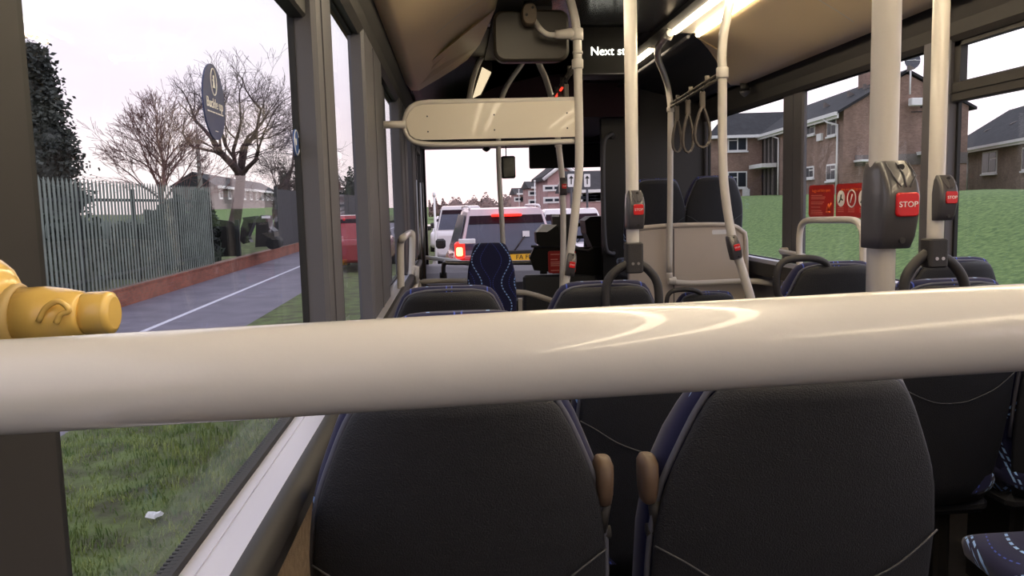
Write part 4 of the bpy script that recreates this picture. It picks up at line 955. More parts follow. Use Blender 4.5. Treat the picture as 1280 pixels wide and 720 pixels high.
e = MB(); c_ = AY(340, 304, 28.4); e.cyl(c_, c_+Vector((0, .9, 0)), .22); link('wheel', e, 'tyre', t)

# foliage helpers
def leaves(e, pts, size, rnd):
    vs = []; fs = []
    for p in pts:
        a = rnd.random()*2*PI; b = rnd.uniform(-1, 1); s_ = size*(.5+rnd.random())
        d1 = Vector((math.cos(a), math.sin(a), b)).normalized()*s_; d2 = d1.cross(Vector((rnd.uniform(-1, 1), rnd.uniform(-1, 1), rnd.uniform(-1, 1)))).normalized()*s_*.55
        n = len(vs); vs += [p-d1, p+d2, p+d1, p-d2]; fs.append((n, n+1, n+2, n+3))
    e.add(vs, fs)
# conifer
def conifer(c, H, R, label, n, seed):
    rnd = random.Random(seed); t = thing('conifer_tree', c, label, 'tree')
    e = MB(); e.tube([c, c+Vector((0, 0, H*.9))], [.22, .03], 8); link('trunk', e, 'bark', t)
    lobes = [(rnd.uniform(0, 2*PI), rnd.uniform(0, .92), rnd.uniform(.14, .3)) for _ in range(110)]
    e = MB(); pts = []
    for _ in range(n):
        a, h, s_ = rnd.choice(lobes); rad = R*min(1.0, 1.25*(1-h)**.62)*(.55+.45*rnd.random())
        p = Vector((rad*math.cos(a), rad*math.sin(a), H*h)); q = Vector((rnd.gauss(0, 1), rnd.gauss(0, 1), rnd.gauss(0, 1.3)))*(s_*R*.55)
        pts.append(c+p+q+Vector((0, 0, .1)))
    leaves(e, pts, .075, rnd)
    rings = [[(c.x+R*.82*min(1, 1.2*(1-h)**.62)*math.cos(2*PI*k/14), c.y+R*.82*min(1, 1.2*(1-h)**.62)*math.sin(2*PI*k/14), c.z+H*h*.96) for k in range(14)] for h in (0, .2, .4, .6, .8, .93, .995)]
    e.loft(rings); link('foliage', e, 'conifer', t)
def at_dist(px, Y): v = AY(px, 255, Y); return v.x
YK = 24; cx = at_dist(46, YK); Hk = zat(cx, YK, 42)-.5
conifer(Vector((cx, YK, .4)), Hk, abs(at_dist(104, YK)-at_dist(46, YK)), 'tall dark conifer rising behind the fence at the far left', 26000, 5)
def hedge(px0, px1, Y, ztop, depth, label, seed, m='hedge', n=5000, name='hedge_bush'):
    rnd = random.Random(seed); x0, x1 = at_dist(px0, Y), at_dist(px1, Y); e = MB(); pts = []
    t = thing(name, ((x0+x1)/2, Y, .2), label, 'bush')
    for _ in range(n):
        u = rnd.random(); h = rnd.random()**.7; top = ztop*(.8+.2*math.sin(u*13+seed)+.1*math.sin(u*31))
        pts.append(Vector((x0+(x1-x0)*u, Y+depth*(rnd.random()-.5)*(1.1-h*.6), .2+top*h)))
    leaves(e, pts, .14, rnd)
    nseg = 12; rings = []
    for i in range(nseg+1):
        u = i/nseg; top = ztop*(.72+.2*math.sin(u*13+seed)); x = x0+(x1-x0)*u
        rings.append([(x, Y-depth*.35, .1), (x, Y-depth*.4, top*.6), (x, Y-depth*.15, top), (x, Y+depth*.15, top), (x, Y+depth*.4, top*.6), (x, Y+depth*.35, .1)])
    e.loft(rings); link('foliage', e, m, t)
hedge(25, 110, 20.5, 1.7, 2.4, 'dark bush behind the fence under the conifer', 1)
hedge(110, 190, 24, 1.35, 2.4, 'dark bush behind the fence in the middle of the left window', 2)
hedge(188, 262, 27, 2.2, 2.6, 'taller dark bush behind the fence below the two bare trees', 3)
hedge(345, 384, 66, 5.2, 4, 'distant dark bush above the board fence by the pillar', 4, n=2500)
# bare trees
def bare(base, H, label, seed, m, spread=.6, levels=6, trunk=.18, fork=.35, crown=1.0, gnarl=.13, leader=0):
    rnd = random.Random(seed); t = thing('bare_tree', base, label, 'tree'); tr = MB(); br = MB()
    def grow(p, d, L, r, lv):
        n = 3; pts = [p]; q = p; dd = d
        for i in range(n):
            dd = (dd+Vector((rnd.gauss(0, gnarl), rnd.gauss(0, gnarl), rnd.gauss(0, gnarl*.7)))).normalized(); q = q+dd*(L/n); pts.append(q)
        rr = max(r*.62, .008)
        (tr if lv == 0 else br).tube(pts, [r, rr], 6 if lv < 2 else (4 if lv < 4 else 3), 0, False)
        if lv >= levels: return
        k = (3 if lv else 6)+(1 if rnd.random() < .45 else 0)
        for j in range(k):
            f = 1.0 if j == 0 else rnd.uniform(fork if lv == 0 else .25, 1)
            ii = min(int(f*n), n-1); st_ = pts[ii].lerp(pts[ii+1], f*n-ii) if f < 1 else q
            az = rnd.random()*2*PI; sp_ = spread*(rnd.uniform(.7, 1.25) if j else .35)
            o_ = dd.orthogonal().normalized(); o2 = dd.cross(o_)
            nd = (dd+(o_*math.cos(az)+o2*math.sin(az))*math.tan(min(sp_, 1.2))+Vector((0, 0, .10))).normalized()
            grow(st_, nd, L*rnd.uniform(.58, .8)*(crown if lv == 0 else 1), rr*(.85 if j == 0 else rnd.uniform(.45, .72)), lv+1)
    if leader:
        pts = [base+Vector((.08*math.sin(i*1.3), .08*math.cos(i), H*.86*i/10)) for i in range(11)]
        tr.tube(pts, [trunk, .025], 6, 0, False)
        for i in range(leader):
            f = .24+.74*(i/leader)**.9; k = f*10; ii = min(int(k), 9); st_ = pts[ii].lerp(pts[ii+1], k-ii); az = i*2.399+rnd.random()*.5
            L_ = H*.30*(1.12-f)**.7*rnd.uniform(.8, 1.15)*spread/.5; up = .75+.8*f
            grow(st_, Vector((math.cos(az), math.sin(az), up)).normalized(), L_, trunk*.42*(1.1-f)+.012, 3 if f > .62 else 2)
    else: grow(base, Vector((0, 0, 1)), H*.36, trunk, 0)
    link('trunk', tr, m, t); link('branches', br, m, t)
YT = 34; x = at_dist(205, YT); bare(Vector((x, YT, .3)), (zat(x, YT, 108)-.3)*.98, 'slender bare tree with fine reddish twigs, left of the oval sticker', 11, 'barkred', .5, 6, .13, .3, leader=26)
YT = 44; x = at_dist(285, YT); bare(Vector((x, YT, .3)), (zat(x, YT, 80)-.3)*1.16, 'large spreading bare tree with thick forked trunk behind the oval sticker', 72, 'bark', .60, 6, .40, .75, 1.0, gnarl=.24)
YT = 50; x = at_dist(345, YT); bare(Vector((x, YT, .3)), (zat(x, YT, 150)-.3)*1.0, 'smaller dark bare tree beside the left window pillar', 31, 'bark', .85, 6, .3, .4, 1.1)
YT = 75; x = at_dist(447, YT)
hedge(424, 462, 75, zat(x, YT, 214), 6, 'distant dark trees seen through the narrow second left window', 9, n=3000, m='hedge')
# thin spire / mast
x = at_dist(252, 70); e = MB(); e.tube([(x, 70, 0), (x, 70, zat(x, 70, 190)), (x, 70, zat(x, 70, 152))], [.25, .16, .03], 8); o = link('lamp_mast', e, 'kerb'); tag(o, 'thin pale mast standing between the two bare trees', 'mast')
# distant row of pale houses on a bank (left)
def rowhouse():
    Y0, Y1 = 84, 128; a = AY(268, 250, Y0); b = AY(345, 250, Y1)
    zb = zat(a.x, Y0, 257); zt = zat(a.x, Y0, 233); zr_ = zat(a.x, Y0, 214)
    t = thing('row_of_houses', (a.x, Y0, zb), 'long grey terrace with white windows on the bank beyond the gates', 'houses')
    d = (Vector((b.x, Y1, 0))-Vector((a.x, Y0, 0))); L = d.length; d.normalize(); nrm = Vector((d.y, -d.x, 0))
    if nrm.dot(Vector((-a.x, -Y0, 0))) < 0: nrm = -nrm
    A = Vector((a.x, Y0, 0))
    e = MB(); e.obox(A+d*L/2-nrm*2+Vector((0, 0, (zb+zt)/2-1)), d*L/2, nrm*2, (0, 0, (zt-zb)/2+1)); link('wall', e, 'concrete', t)
    e = MB(); e.prism([A+nrm*.4+Vector((0, 0, zt)), A-nrm*2+Vector((0, 0, zr_)), A-nrm*4.4+Vector((0, 0, zt))], d*L); link('roof', e, 'roof', t)
    e = MB(); e.obox(A+d*L/2+nrm*.5+Vector((0, 0, zt-.05)), d*L/2, nrm*.1, (0, 0, .14)); link('gutter', e, 'white', t)
    k = 3.0
    while k < L-2:
        c_ = A+d*k+nrm*.05+Vector((0, 0, (zt*.66+zb*.34))); e = MB(); e.obox(c_, d*.75, nrm*.06, (0, 0, .62)); w_ = link('window', e, 'white', t)
        e = MB(); e.obox(c_+nrm*.05, d*.5, nrm*.04, (0, 0, .42)); link('pane', e, 'pane', w_); k += 4.6
rowhouse()
bk = MB(); xs = fr(at_dist(262, 60), at_dist(262, 60)+24, 6)
p0, p1 = AY(262, 285, 44), AY(350, 285, 62)
bk.add([(p0.x-3, 44, .2), (p1.x+1, 62, .2), (p1.x+3, 92, 2.2), (AY(262, 255, 80).x-6, 80, 1.9)], [(0, 1, 2, 3)])
struct('grass_bank', bk, 'lawn', 'green bank in front of the distant terrace', 'bank')

# ------------------------------------------------------------------ right side houses
def hframe(P, Q_):                                    # local frame at P; y along P->Q (away), x inwards (right)
    a = Vector((Q_.x-P.x, Q_.y-P.y, 0)); L = a.length; a.normalize(); return L, math.atan2(-a.x, a.y)
def uwindow(t, face, u, z, w_, h, sill=True, m='white'):
    """window on face 'x' (plane x=0, u along y) or 'y' (plane y=0, u along x); face = (axis, coordinate, outward sign)"""
    ax, c, s_ = face
    def P(a, n, zz): return (n, a, zz) if ax == 'x' else (a, n, zz)
    e = MB(); e.box(P(u-w_/2, c-.05*-s_*-1, z), P(u+w_/2, c+s_*.05, z+h)); 
    if sill: e.box(P(u-w_/2-.06, c, z-.09), P(u+w_/2+.06, c+s_*.12, z))
    f = link('window', e, 'white', t, False)
    e = MB(); n0, n1 = c+s_*.04, c+s_*.065; b = .09
    if w_ > .8:
        e.box(P(u-w_/2+b, n0, z+b), P(u-b*.4, n1, z+h*.62)); e.box(P(u-w_/2+b, n0, z+h*.62+b*.8), P(u-b*.4, n1, z+h-b)); e.box(P(u+b*.6, n0, z+b), P(u+w_/2-b, n1, z+h-b))
    else: e.box(P(u-w_/2+b, n0, z+b), P(u+w_/2-b, n1, z+h-b))
    link('pane', e, 'pane', f, False); return f
HG = zat(*AY(1055, 252, 40).xy, 137)-2.0
cn = AY(1055, 252, 40); HGr = zat(cn.x, cn.y, 137)-2.0
Pn = AY(1055, 137, 40); Fp_ = EYE+ray(952, 168)*((Pn.z-2)/ray(952, 168).z)
L, rz = hframe(Pn, Fp_)
zb_ = 1.75; ZG = Pn.z
t = thing('brick_flats', (Pn.x, Pn.y, 0), 'two storey brown brick block of flats with dark tiled roof on the right', 'building', None, rz)
ca_, sa_ = math.cos(rz), math.sin(rz)
def loc2w(x, y): return (Pn.x+ca_*x-sa_*y, Pn.y+sa_*x+ca_*y)
def yat(px):                                          # local y of facade point seen at column px
    lo, hi = -5, 90
    for _ in range(50):
        md = (lo+hi)/2; X, Y = loc2w(0, md); v = Vector((X, Y, 0)); c = 640+FOC*v.dot(_r)/v.dot(_d)
        if c > px: lo = md
        else: hi = md
    return (lo+hi)/2
def xat(px):
    lo, hi = 0, 30
    for _ in range(50):
        md = (lo+hi)/2; X, Y = loc2w(md, 0); v = Vector((X, Y, 0)); c = 640+FOC*v.dot(_r)/v.dot(_d)
        if c < px: lo = md
        else: hi = md
    return lo
GW = 2*xat(1130)
gm = loc2w(GW/2, 0); ZA = zat(gm[0], gm[1], 90)
e = MB(); e.prism([(0, 0, zb_), (GW, 0, zb_), (GW, 0, ZG), (GW/2, 0, ZA-.1), (0, 0, ZG)], (0, L+3, 0)); link('wall', e, 'brickR', t, False)
e = MB(); th = .14
for s_ in (0, 1):
    xe, xo = (0, -.35) if s_ == 0 else (GW, GW+.35)
    zo = ZG-.35*(ZA-ZG)/(GW/2)
    e.prism([(xo, -.15, zo), (GW/2, -.15, ZA), (GW/2, -.15, ZA+th), (xo, -.15, zo+th)], (0, L+5, 0))
link('roof', e, 'roof', t, False)
e = MB(); e.box((-.5, -.1, ZG-.28), (-.32, L, ZG-.1)); e.box((-.36, -.1, ZG-.42), (-.3, L, ZG-.12)); link('gutter', e, 'white', t, False)
y1_ = yat(1050)
e = MB(); e.tube([(-.42, y1_+1.6, ZG-.2), (-.35, y1_+1.0, ZG-.5), (-.08, y1_+.3, ZG-.7), (-.08, y1_+.3, zb_)], .06, 8); link('downpipe', e, 'white', t, False)
ya = yat(974)
e = MB(); e.tube([(-.42, ya+1.5, ZG-.2), (-.08, ya, ZG-.6), (-.08, ya, zb_)], .06, 8); link('downpipe', e, 'white', t, False)
def winpx(pxa, pxb, pyt, pyb):
    ya_, yb_ = yat(pxb), yat(pxa); ym = (ya_+yb_)/2; X, Y = loc2w(0, ym); z1 = zat(X, Y, pyt); z0 = zat(X, Y, pyb)
    uwindow(t, ('x', 0, -1), ym, z0, yb_-ya_, z1-z0)
winpx(1033.5, 1044.5, 149, 170); winpx(1033.5, 1045, 205, 226); winpx(1007, 1018, 155, 169); winpx(1007, 1017.5, 208, 223)
def blockpx(pxa, pxb, pyt, pyb, m, name, dep=.12):
    ya_, yb_ = yat(pxb), yat(pxa); ym = (ya_+yb_)/2; X, Y = loc2w(0, ym); e = MB(); e.box((-dep, ya_, zat(X, Y, pyb)), (0, yb_, zat(X, Y, pyt))); return link(name, e, m, t, False)
blockpx(1022, 1028, 167, 176, 'white', 'meter_box'); 
blockpx(953, 971, 166, 249, 'plateblack', 'stair_recess_shade', .05)  # flat black plate painting the shade inside the stair recess
blockpx(954, 971, 205, 210, 'white', 'balcony_slab', 1.0)
for px in (957, 962, 967): blockpx(px, px+1.3, 168, 248, 'concrete', 'stair_post', .15)
# roof vents and chimney
def rz_at(x): return ZG+(ZA-ZG)*(1-abs(x-GW/2)/(GW/2))+th
for i, (px, x_) in enumerate(((1013, .9), (1028, 1.5), (1037, 1.9), (1060, 1.4), (1074, 2.4))):
    y_ = yat(px)*1.0; zz = rz_at(x_); e = MB(); e.prism([(x_-.15, y_, zz), (x_+.15, y_, zz+.1), (x_-.15, y_, zz+.28)], (0, .3, 0)); link('roof_vent', e, 'concrete', t, False)
yc_ = yat(1046)+2; e = MB(); e.box((GW/2-.5, yc_+1, ZA-.8), (GW/2+.5, yc_+2.2, ZA+.9)); e.box((GW/2-.6, yc_+.9, ZA+.9), (GW/2+.6, yc_+2.3, ZA+1.05)); ch = link('chimney', e, 'brickR', t, False)
e = MB(); e.cyl((GW/2-.2, yc_+1.6, ZA+1.05), (GW/2-.2, yc_+1.6, ZA+1.45), .15, 10); e.cyl((GW/2+.25, yc_+1.6, ZA+1.05), (GW/2+.25, yc_+1.6, ZA+1.4), .14, 10); link('chimney_pot', e, 'concrete', ch, False)
# concrete band and lean-to on the gable
e = MB(); e.box((.6, -.06, 3.35), (GW, 0, 3.9)); link('concrete_band', e, 'concrete', t, False)
xa_, xb_ = xat(1066), xat(1090); e = MB(); e.box((xa_, -1.0, zat(*loc2w(xa_, 0), 203)), (xb_, 0, zat(*loc2w(xa_, 0), 200.5))); link('canopy', e, 'white', t, False)
xa_, xb_ = xat(1144), xat(1168); zc_ = zat(*loc2w(xa_, 0), 194); zd_ = zat(*loc2w(xa_, 0), 181)
e = MB(); e.box((xa_, -1.2, zc_), (xb_, 0, zc_+.16)); link('canopy', e, 'white', t, False)
e = MB(); e.prism([(xa_+.4, -1.1, zc_+.16), (xb_, -1.1, zc_+.16), (xb_, -1.1, zd_+.2)], (0, 1.0, 0)); link('porch_roof', e, 'roof', t, False)
e = MB(); e.box((xat(1136), -.03, zat(*loc2w(4, 0), 140)), (xat(1164), -.005, zat(*loc2w(4, 0), 139))); link('wall_frame', e, 'black', t, False)
# wing facing the camera
yw = yat(953); WW = 3.6
e = MB(); e.box((-WW, yw, zb_), (0, yw+8, ZG)); link('wing_wall', e, 'brickR', t, False)
e = MB(); e.prism([(-WW-.3, yw-.35, ZG-.1), (GW/2, yw-.35, ZG-.1), (GW/2, yw+4, ZA+.1), (-WW+2.0, yw+4, ZA+.1)], (0, .15, 0)); link('wing_roof', e, 'roof', t, False)
e = MB(); e.box((-WW-.4, yw-.5, ZG-.25), (.1, yw-.32, ZG-.05)); link('gutter', e, 'white', t, False)
for z0 in (zat(*loc2w(-1.7, yw), 189), zat(*loc2w(-1.7, yw), 235)): uwindow(t, ('y', yw, -1), -1.75, z0, 1.35, 1.15)
e = MB(); e.box((-1.4, yw-.12, zb_+.1), (-.9, yw, zb_+.7)); e.box((-2.3, yw-.12, zb_+.1), (-1.7, yw, zb_+.7)); link('meter_box', e, 'white', t, False)
# satellite dish on its pole, on the gable of the flats
dsp = loc2w(xat(1138.5), -.3); Pd = Vector((dsp[0], dsp[1], zat(dsp[0], dsp[1], 76)))
s_ = AY(1138.5, 76, dsp[1]); dd = Vector((s_.x, dsp[1], s_.z))
t = thing('satellite_dish', (dd.x, dd.y, zat(dd.x, dd.y, 120)), 'dark round satellite dish on a white pole against the gable of the flats', 'satellite dish')
e = MB(); e.tube([(dd.x, dd.y, zat(dd.x, dd.y, 118)), (dd.x, dd.y, dd.z)], .045, 8); link('pole', e, 'white', t)
e = MB(); rr = .42; e.loft([[(dd.x+k*rr*math.cos(a), dd.y-.05-.1*(k*k), dd.z+k*rr*math.sin(a)) for a in [2*PI*j/24 for j in range(24)]] for k in (.05, .4, .7, 1.)], caps=True); link('dish', e, mat('dish_mesh', (84, 88, 100), .6), t)
e = MB(); e.tube([(dd.x, dd.y, dd.z), (dd.x+.05, dd.y-.35, dd.z)], .02, 6); e.tube([(dd.x-rr, dd.y-.15, dd.z), (dd.x+rr, dd.y-.15, dd.z)], .015, 6); link('feed_arm', e, 'white', t)
q_ = AY(1147, 127, dsp[1]-.2); t = thing('wall_lamp', q_, 'white floodlight box on the gable below the satellite dish', 'lamp')
e = MB(); e.box(q_+Vector((-.35, -.1, -.2)), q_+Vector((.3, .25, .18)), .03); link('lamp_housing', e, 'white', t)
e = MB(); e.box(q_+Vector((.3, 0, -.3)), q_+Vector((.4, .25, .2))); link('lamp_bracket', e, 'seam', t)

# bungalow at the right edge
Hb = 2.45
Pb = EYE+ray(1285, 171)*(Hb/ray(1285, 171).z); Qb = EYE+ray(1200, 187)*(Hb/ray(1200, 187).z)
ext = (Pb-Qb).normalized()*9; Pb2 = Pb+ext
L, rz = hframe(Pb2, Qb+(Qb-Pb).normalized()*3.5); Lf = L
t = thing('bungalow', (Pb2.x, Pb2.y, 0), 'brown brick bungalow with dark tiled roof and white gutter at the right edge', 'house', None, rz)
ca_, sa_ = math.cos(rz), math.sin(rz); zG = 2+Hb; Pn = Pb2
DB = 6.0; RB = zG+2.35
e = MB(); e.box((0, 0, zb_-.3), (DB, L, zG)); link('wall', e, 'brickB', t, False)
e = MB()
e.add([(-.4, -.4, zG-.12), (DB+.4, -.4, zG-.12), (DB+.4, L+.4, zG-.12), (-.4, L+.4, zG-.12), (DB/2, DB/2, RB), (DB/2, L-2.2, RB)], [(3, 2, 1, 0), (0, 1, 4), (1, 2, 5, 4), (2, 3, 5), (3, 0, 4, 5)]); link('roof', e, 'roof', t, False)
e = MB(); e.box((-.52, -.4, zG-.22), (-.4, L+.4, zG-.08)); e.box((-.42, -.4, zG-.34), (-.3, L+.4, zG-.12)); link('gutter', e, 'white', t, False)
yd = yat(1211.5); e = MB(); e.tube([(-.46, yd+.5, zG-.2), (-.42, yd+.3, zG-.4), (-.14, yd, zG-.6), (-.14, yd, zb_)], .07, 8); link('downpipe', e, 'white', t, False)
e = MB(); e.tube([(-.1, yat(1199), zG-.3), (-.1, yat(1199), zb_+.8)], .04, 8); link('downpipe', e, 'white', t, False)
winpx(1227.5, 1245.5, 189, 217)
winpx(1277, 1296, 183, 213)
for k in range(4):
    y_ = yat(1205+k*27); x_ = 1.15+.12*k; zz = zG-.12+(RB-zG)*(x_+.4)/(DB/2+.4)+.02
    e = MB(); e.prism([(x_-.12, y_, zz-.02), (x_+.2, y_, zz+.16), (x_+.25, y_, zz+.2), (x_-.1, y_, zz+.04)], (0, .35, 0)); link('roof_vent', e, 'concrete', t, False)
q_ = loc2w(-.5, yat(1236)); t = thing('garden_stakes', (q_[0], q_[1], 1.95), 'thin crossed garden stakes in front of the bungalow window', 'stakes')
a_ = AY(1232, 252, q_[1]); e = MB(); e.tube([AY(1232, 254, q_[1]), AY(1231.5, 236, q_[1])], .03, 6); e.tube([AY(1234, 254, q_[1]), AY(1246, 244, q_[1])], .035, 6); link('stake', e, 'bark', t)

# ------------------------------------------------------------------ ahead: houses, trees, signs, cars
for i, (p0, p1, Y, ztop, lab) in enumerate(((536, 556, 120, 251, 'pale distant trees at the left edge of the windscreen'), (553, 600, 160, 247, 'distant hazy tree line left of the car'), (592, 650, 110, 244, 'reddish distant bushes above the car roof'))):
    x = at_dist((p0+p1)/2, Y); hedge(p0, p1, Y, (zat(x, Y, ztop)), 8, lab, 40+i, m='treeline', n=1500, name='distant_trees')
def simplehouse(pxl, pxr, Y, eave, ridge, label, m='brickF', wins=(), gable=False, dep=7, base=0):
    x0, x1 = at_dist(pxl, Y), at_dist(pxr, Y); xm = (x0+x1)/2; ze = zat(xm, Y, eave); zr_ = zat(xm, Y, ridge)
    t = thing('terrace_house', (xm, Y, 0), label, 'house'); 
    e = MB()
    if gable: e.prism([(x0, Y, base), (x1, Y, base), (x1, Y, ze), (xm, Y, zr_-.1), (x0, Y, ze)], (0, dep, 0))
    else: e.box((x0, Y, base), (x1, Y+dep, ze))
    link('wall', e, m, t)
    e = MB()
    if gable:
        for a, s_ in ((x0, -1), (x1, 1)): e.prism([(a+s_*.3, Y-.2, ze-.15), (xm, Y-.2, zr_), (xm, Y-.2, zr_+.25), (a+s_*.3, Y-.2, ze+.1)], (0, dep+.3, 0))
    else: e.prism([(x0-.2, Y-.3, ze-.05), (x0-.2, Y+dep/2, zr_), (x0-.2, Y+dep+.3, ze-.05)], (x1-x0+.4, 0, 0))
    link('roof', e, 'roof', t)
    e = MB()
    if gable:
        for a, s_ in ((x0, -1), (x1, 1)): e.tube([(a+s_*.3, Y-.25, ze-.1), (xm, Y-.25, zr_+.05)], .12, 6)
    else: e.box((x0, Y-.42, ze-.1), (x1, Y-.3, ze+.05))
    link('bargeboard' if gable else 'gutter', e, 'white', t)
    for (px, pt, pb, w_) in wins:
        x = at_dist(px, Y); z1 = zat(x, Y, pt); z0 = zat(x, Y, pb); e = MB(); e.box((x-w_/2, Y-.1, z0), (x+w_/2, Y, z1)); f = link('window', e, 'white', t)
        e = MB(); b = .12; e.box((x-w_/2+b, Y-.12, z0+b), (x-.06, Y-.09, z1-b)); e.box((x+.06, Y-.12, z0+b), (x+w_/2-b, Y-.09, z1-b)); link('pane', e, 'pane', f)
    return t
simplehouse(646, 664, 75, 242, 234, 'far pinkish house just right of the thin windscreen pole', wins=((652, 246, 252, 1.4), (660, 246, 252, 1.4)))
simplehouse(664, 686, 62, 234, 225, 'terrace house with dark roof between the mirror and the slim pole', wins=((671, 238, 245, 1.3), (671, 249, 256, 1.3), (681, 238, 245, 1.3), (681, 249, 256, 1.3)))
simplehouse(685, 723, 50, 222, 206, 'brick house with white gable boards behind the slim pole', gable=True, wins=((692, 231, 239, 1.3), (692, 246, 254, 1.3), (711, 229, 237, 1.3), (713, 246, 254, 1.3)))
simplehouse(722, 775, 40, 238, 210, 'brick house with row of white windows behind the road signs', wins=((733, 242, 252, .9), (739, 242, 252, .9), (745, 241, 251, .9), (752, 241, 251, .9)))
# road signs
for i, (pxa, pxb, lab) in enumerate(((709.5, 718.5, 'white road sign with black up arrow left of the leaning pole'), (730, 738, 'white road sign with black up arrow right of the leaning pole'))):
    Y = 24; a_ = AY(pxa, 217.5, Y); b_ = AY(pxb, 233.5, Y); cxs = (a_.x+b_.x)/2; czs = (a_.z+b_.z)/2
    t = thing('road_sign', (cxs, Y, 0), lab, 'sign')
    e = MB(); e.prism([(x, Y, z) for x, z in rounded(cxs, czs, (b_.x-a_.x)/2, (a_.z-b_.z)/2, .03)], (0, .02, 0)); link('board', e, 'white', t)
    e = MB(); hh = (a_.z-b_.z)/2; e.box((cxs-.016, Y-.012, czs-hh*.6), (cxs+.016, Y, czs+hh*.35)); e.prism([(cxs-.07, Y-.012, czs+hh*.3), (cxs+.07, Y-.012, czs+hh*.3), (cxs, Y-.012, czs+hh*.75)], (0, .012, 0)); link('arrow', e, 'plateblack', t)
    e = MB(); e.cyl((cxs, Y+.05, -.1), (cxs, Y+.05, czs+hh*.8), .035, 10); link('post', e, 'seam', t)
for px, Y, top, lab in ((543, 22, 246, 'thin pale post on the verge at the left edge of the windscreen'), (669, 42, 228, 'thin pale lamp post in front of the terrace houses'), (649, 70, 238, 'distant pale pole beside the windscreen pole')):
    x = at_dist(px, Y); t_ = MB(); t_.tube([(x, Y, -.1), (x, Y, zat(x, Y, top))], .03, 8); t_.tube([(x, Y, zat(x, Y, top)), (x, Y, zat(x, Y, top)+.12)], .045, 8); o = link('street_post', t_, 'white'); tag(o, lab, 'post')

def car(c, Ln, W, Hh_, paint, label, cat='car', rz=0, suv=False, rear=True, roof=None):
    """car pointing along +y from its rear bumper at c"""
    t = thing('car', c, label, cat, None, rz); P = lambda: MB()
    zb = .28; belt = Hh_*.60
    def sec(y, w_, z0, z1, r_=.1):
        return [(x, y, z) for x, z in rounded(0, (z0+z1)/2, w_/2, (z1-z0)/2, min(r_, (z1-z0)/2.2), 4)]
    e = P(); ys = [(0, .90, zb+.12, belt-.18), (.06, .96, zb+.05, belt-.04), (.22, 1, zb, belt), (Ln*.3, 1, zb, belt+.02), (Ln*.62, 1, zb, belt), (Ln*.72, .99, zb, belt-.06), (Ln*.93, .95, zb, belt-.2), (Ln*.985, .88, zb+.08, belt-.3), (Ln, .8, zb+.14, belt-.4)]
    e.loft([sec(y, W*k, a, b, .14) for y, k, a, b in ys]); link('body', e, paint, t, False)
    e = P(); r0_, r1_ = (.16, .42) if suv else (.5, 1.0)
    gh = [(r0_, .90, belt-.03, 0), (r1_, .84, Hh_, 1), (Ln*.30, .85, Hh_+.02, 1), (Ln*.45, .83, Hh_, 1), (Ln*.68, .80, belt-.03, 0)]
    rings = []
    for y, k, z, top in gh:
        wt = W*(k-.13 if top else k); wb = W*.93
        zt = z if top else belt+.0
        rings.append([(-wb/2, y, belt-.06), (wb/2, y, belt-.06), (wt/2 if top else wb/2*.98, y, zt-.05 if top else belt-.02), (wt/2*.93, y, zt), (-wt/2*.93, y, zt), (-wt/2 if top else -wb/2*.98, y, zt-.05 if top else belt-.02)])
    e.loft(rings, sm=False); link('cabin', e, roof or paint, t, False)
    # rear glass
    (ya, yb2) = (r0_-.012, r1_-.012); za, zt2 = belt+.02, Hh_-.07
    def rg(u, s_): # along rear face
        y = ya+(yb2-ya)*u; wb = W*.93/2; wt = W*.71/2; return Vector((s_*(wb+(wt-wb)*u)*.93, y-.01, belt-.03+(Hh_-belt+.0)*u))
    e = P(); e.prism([rg(.06, -1), rg(.06, 1), rg(.9, 1), rg(.9, -1)], (0, .02, .0)); w_ = link('rear_window', e, 'carglass', t, False)
    e = P(); p_ = rg(.05, .2); e.tube([Vector((.05, p_.y-.03, p_.z)), Vector((.38, rg(.6, 1).y-.035, rg(.55, 1).z))], .012, 6); link('wiper', e, 'black', w_, False)
    e = P(); e.prism([rg(.72, -.98)+Vector((0, -.012, 0)), rg(.72, .98)+Vector((0, -.012, 0)), rg(.9, .99)+Vector((0, -.012, 0)), rg(.9, -.99)+Vector((0, -.012, 0))], (0, .012, 0)); link('tinted_band', e, 'plum', w_, False)
    # side windows
    for s_ in (-1, 1):
        e = P(); xo = s_*(W*.455)
        e.prism([(s_*W*.455, r0_+.25, belt+.02), (s_*W*.455, Ln*.64, belt+.02), (s_*W*.375, Ln*.46, Hh_-.1), (s_*W*.375, r1_+.12, Hh_-.1)], (s_*.012, 0, .004)); link('side_window', e, 'carglass', t, False)
        e = P(); e.box((s_*W*.5, Ln*.62, belt+.0), (s_*(W*.5+.2), Ln*.62+.12, belt+.2), .04); link('door_mirror', e, 'black', t, False)
        for y in (Ln*.19, Ln*.8):
            e = P(); e.cyl((s_*(W/2-.22), y, .33), (s_*(W/2+.01), y, .33), .34, 24); wh = link('wheel', e, 'tyre', t, False)
            e = P(); e.cyl((s_*(W/2+.0), y, .33), (s_*(W/2+.02), y, .33), .2, 16); link('hub', e, 'steel', wh, False)
    return t, rg, belt
Yc = 13.6; xc = at_dist(634, Yc)+.05; zc = -.10
Hs = zat(xc, Yc, 261)+.10
t, rg, belt = car((xc-.03, Yc, zc), 4.4, 1.86, Hs, 'carred', 'red off-road car directly ahead with brake lights lit', suv=True, roof='carglare', rz=.065)  # pale cabin colour paints in the glare of the sky
zz = lambda py: zat(xc, Yc, py)+.10
e = MB()
for s_ in (-1, 1):
    e = MB(); e.box((s_*.93, -.0, zz(321)), (s_*.76, .14, zz(301)), .03); f = link('tail_lamp', e, 'brake', t, False); f['label'] = 'lit red tail lamp'
    e = MB(); e.box((s_*.91, -.02, zz(318)), (s_*.80, .02, zz(307)), .03); link('lamp_core', e, 'brakehot', f, False)
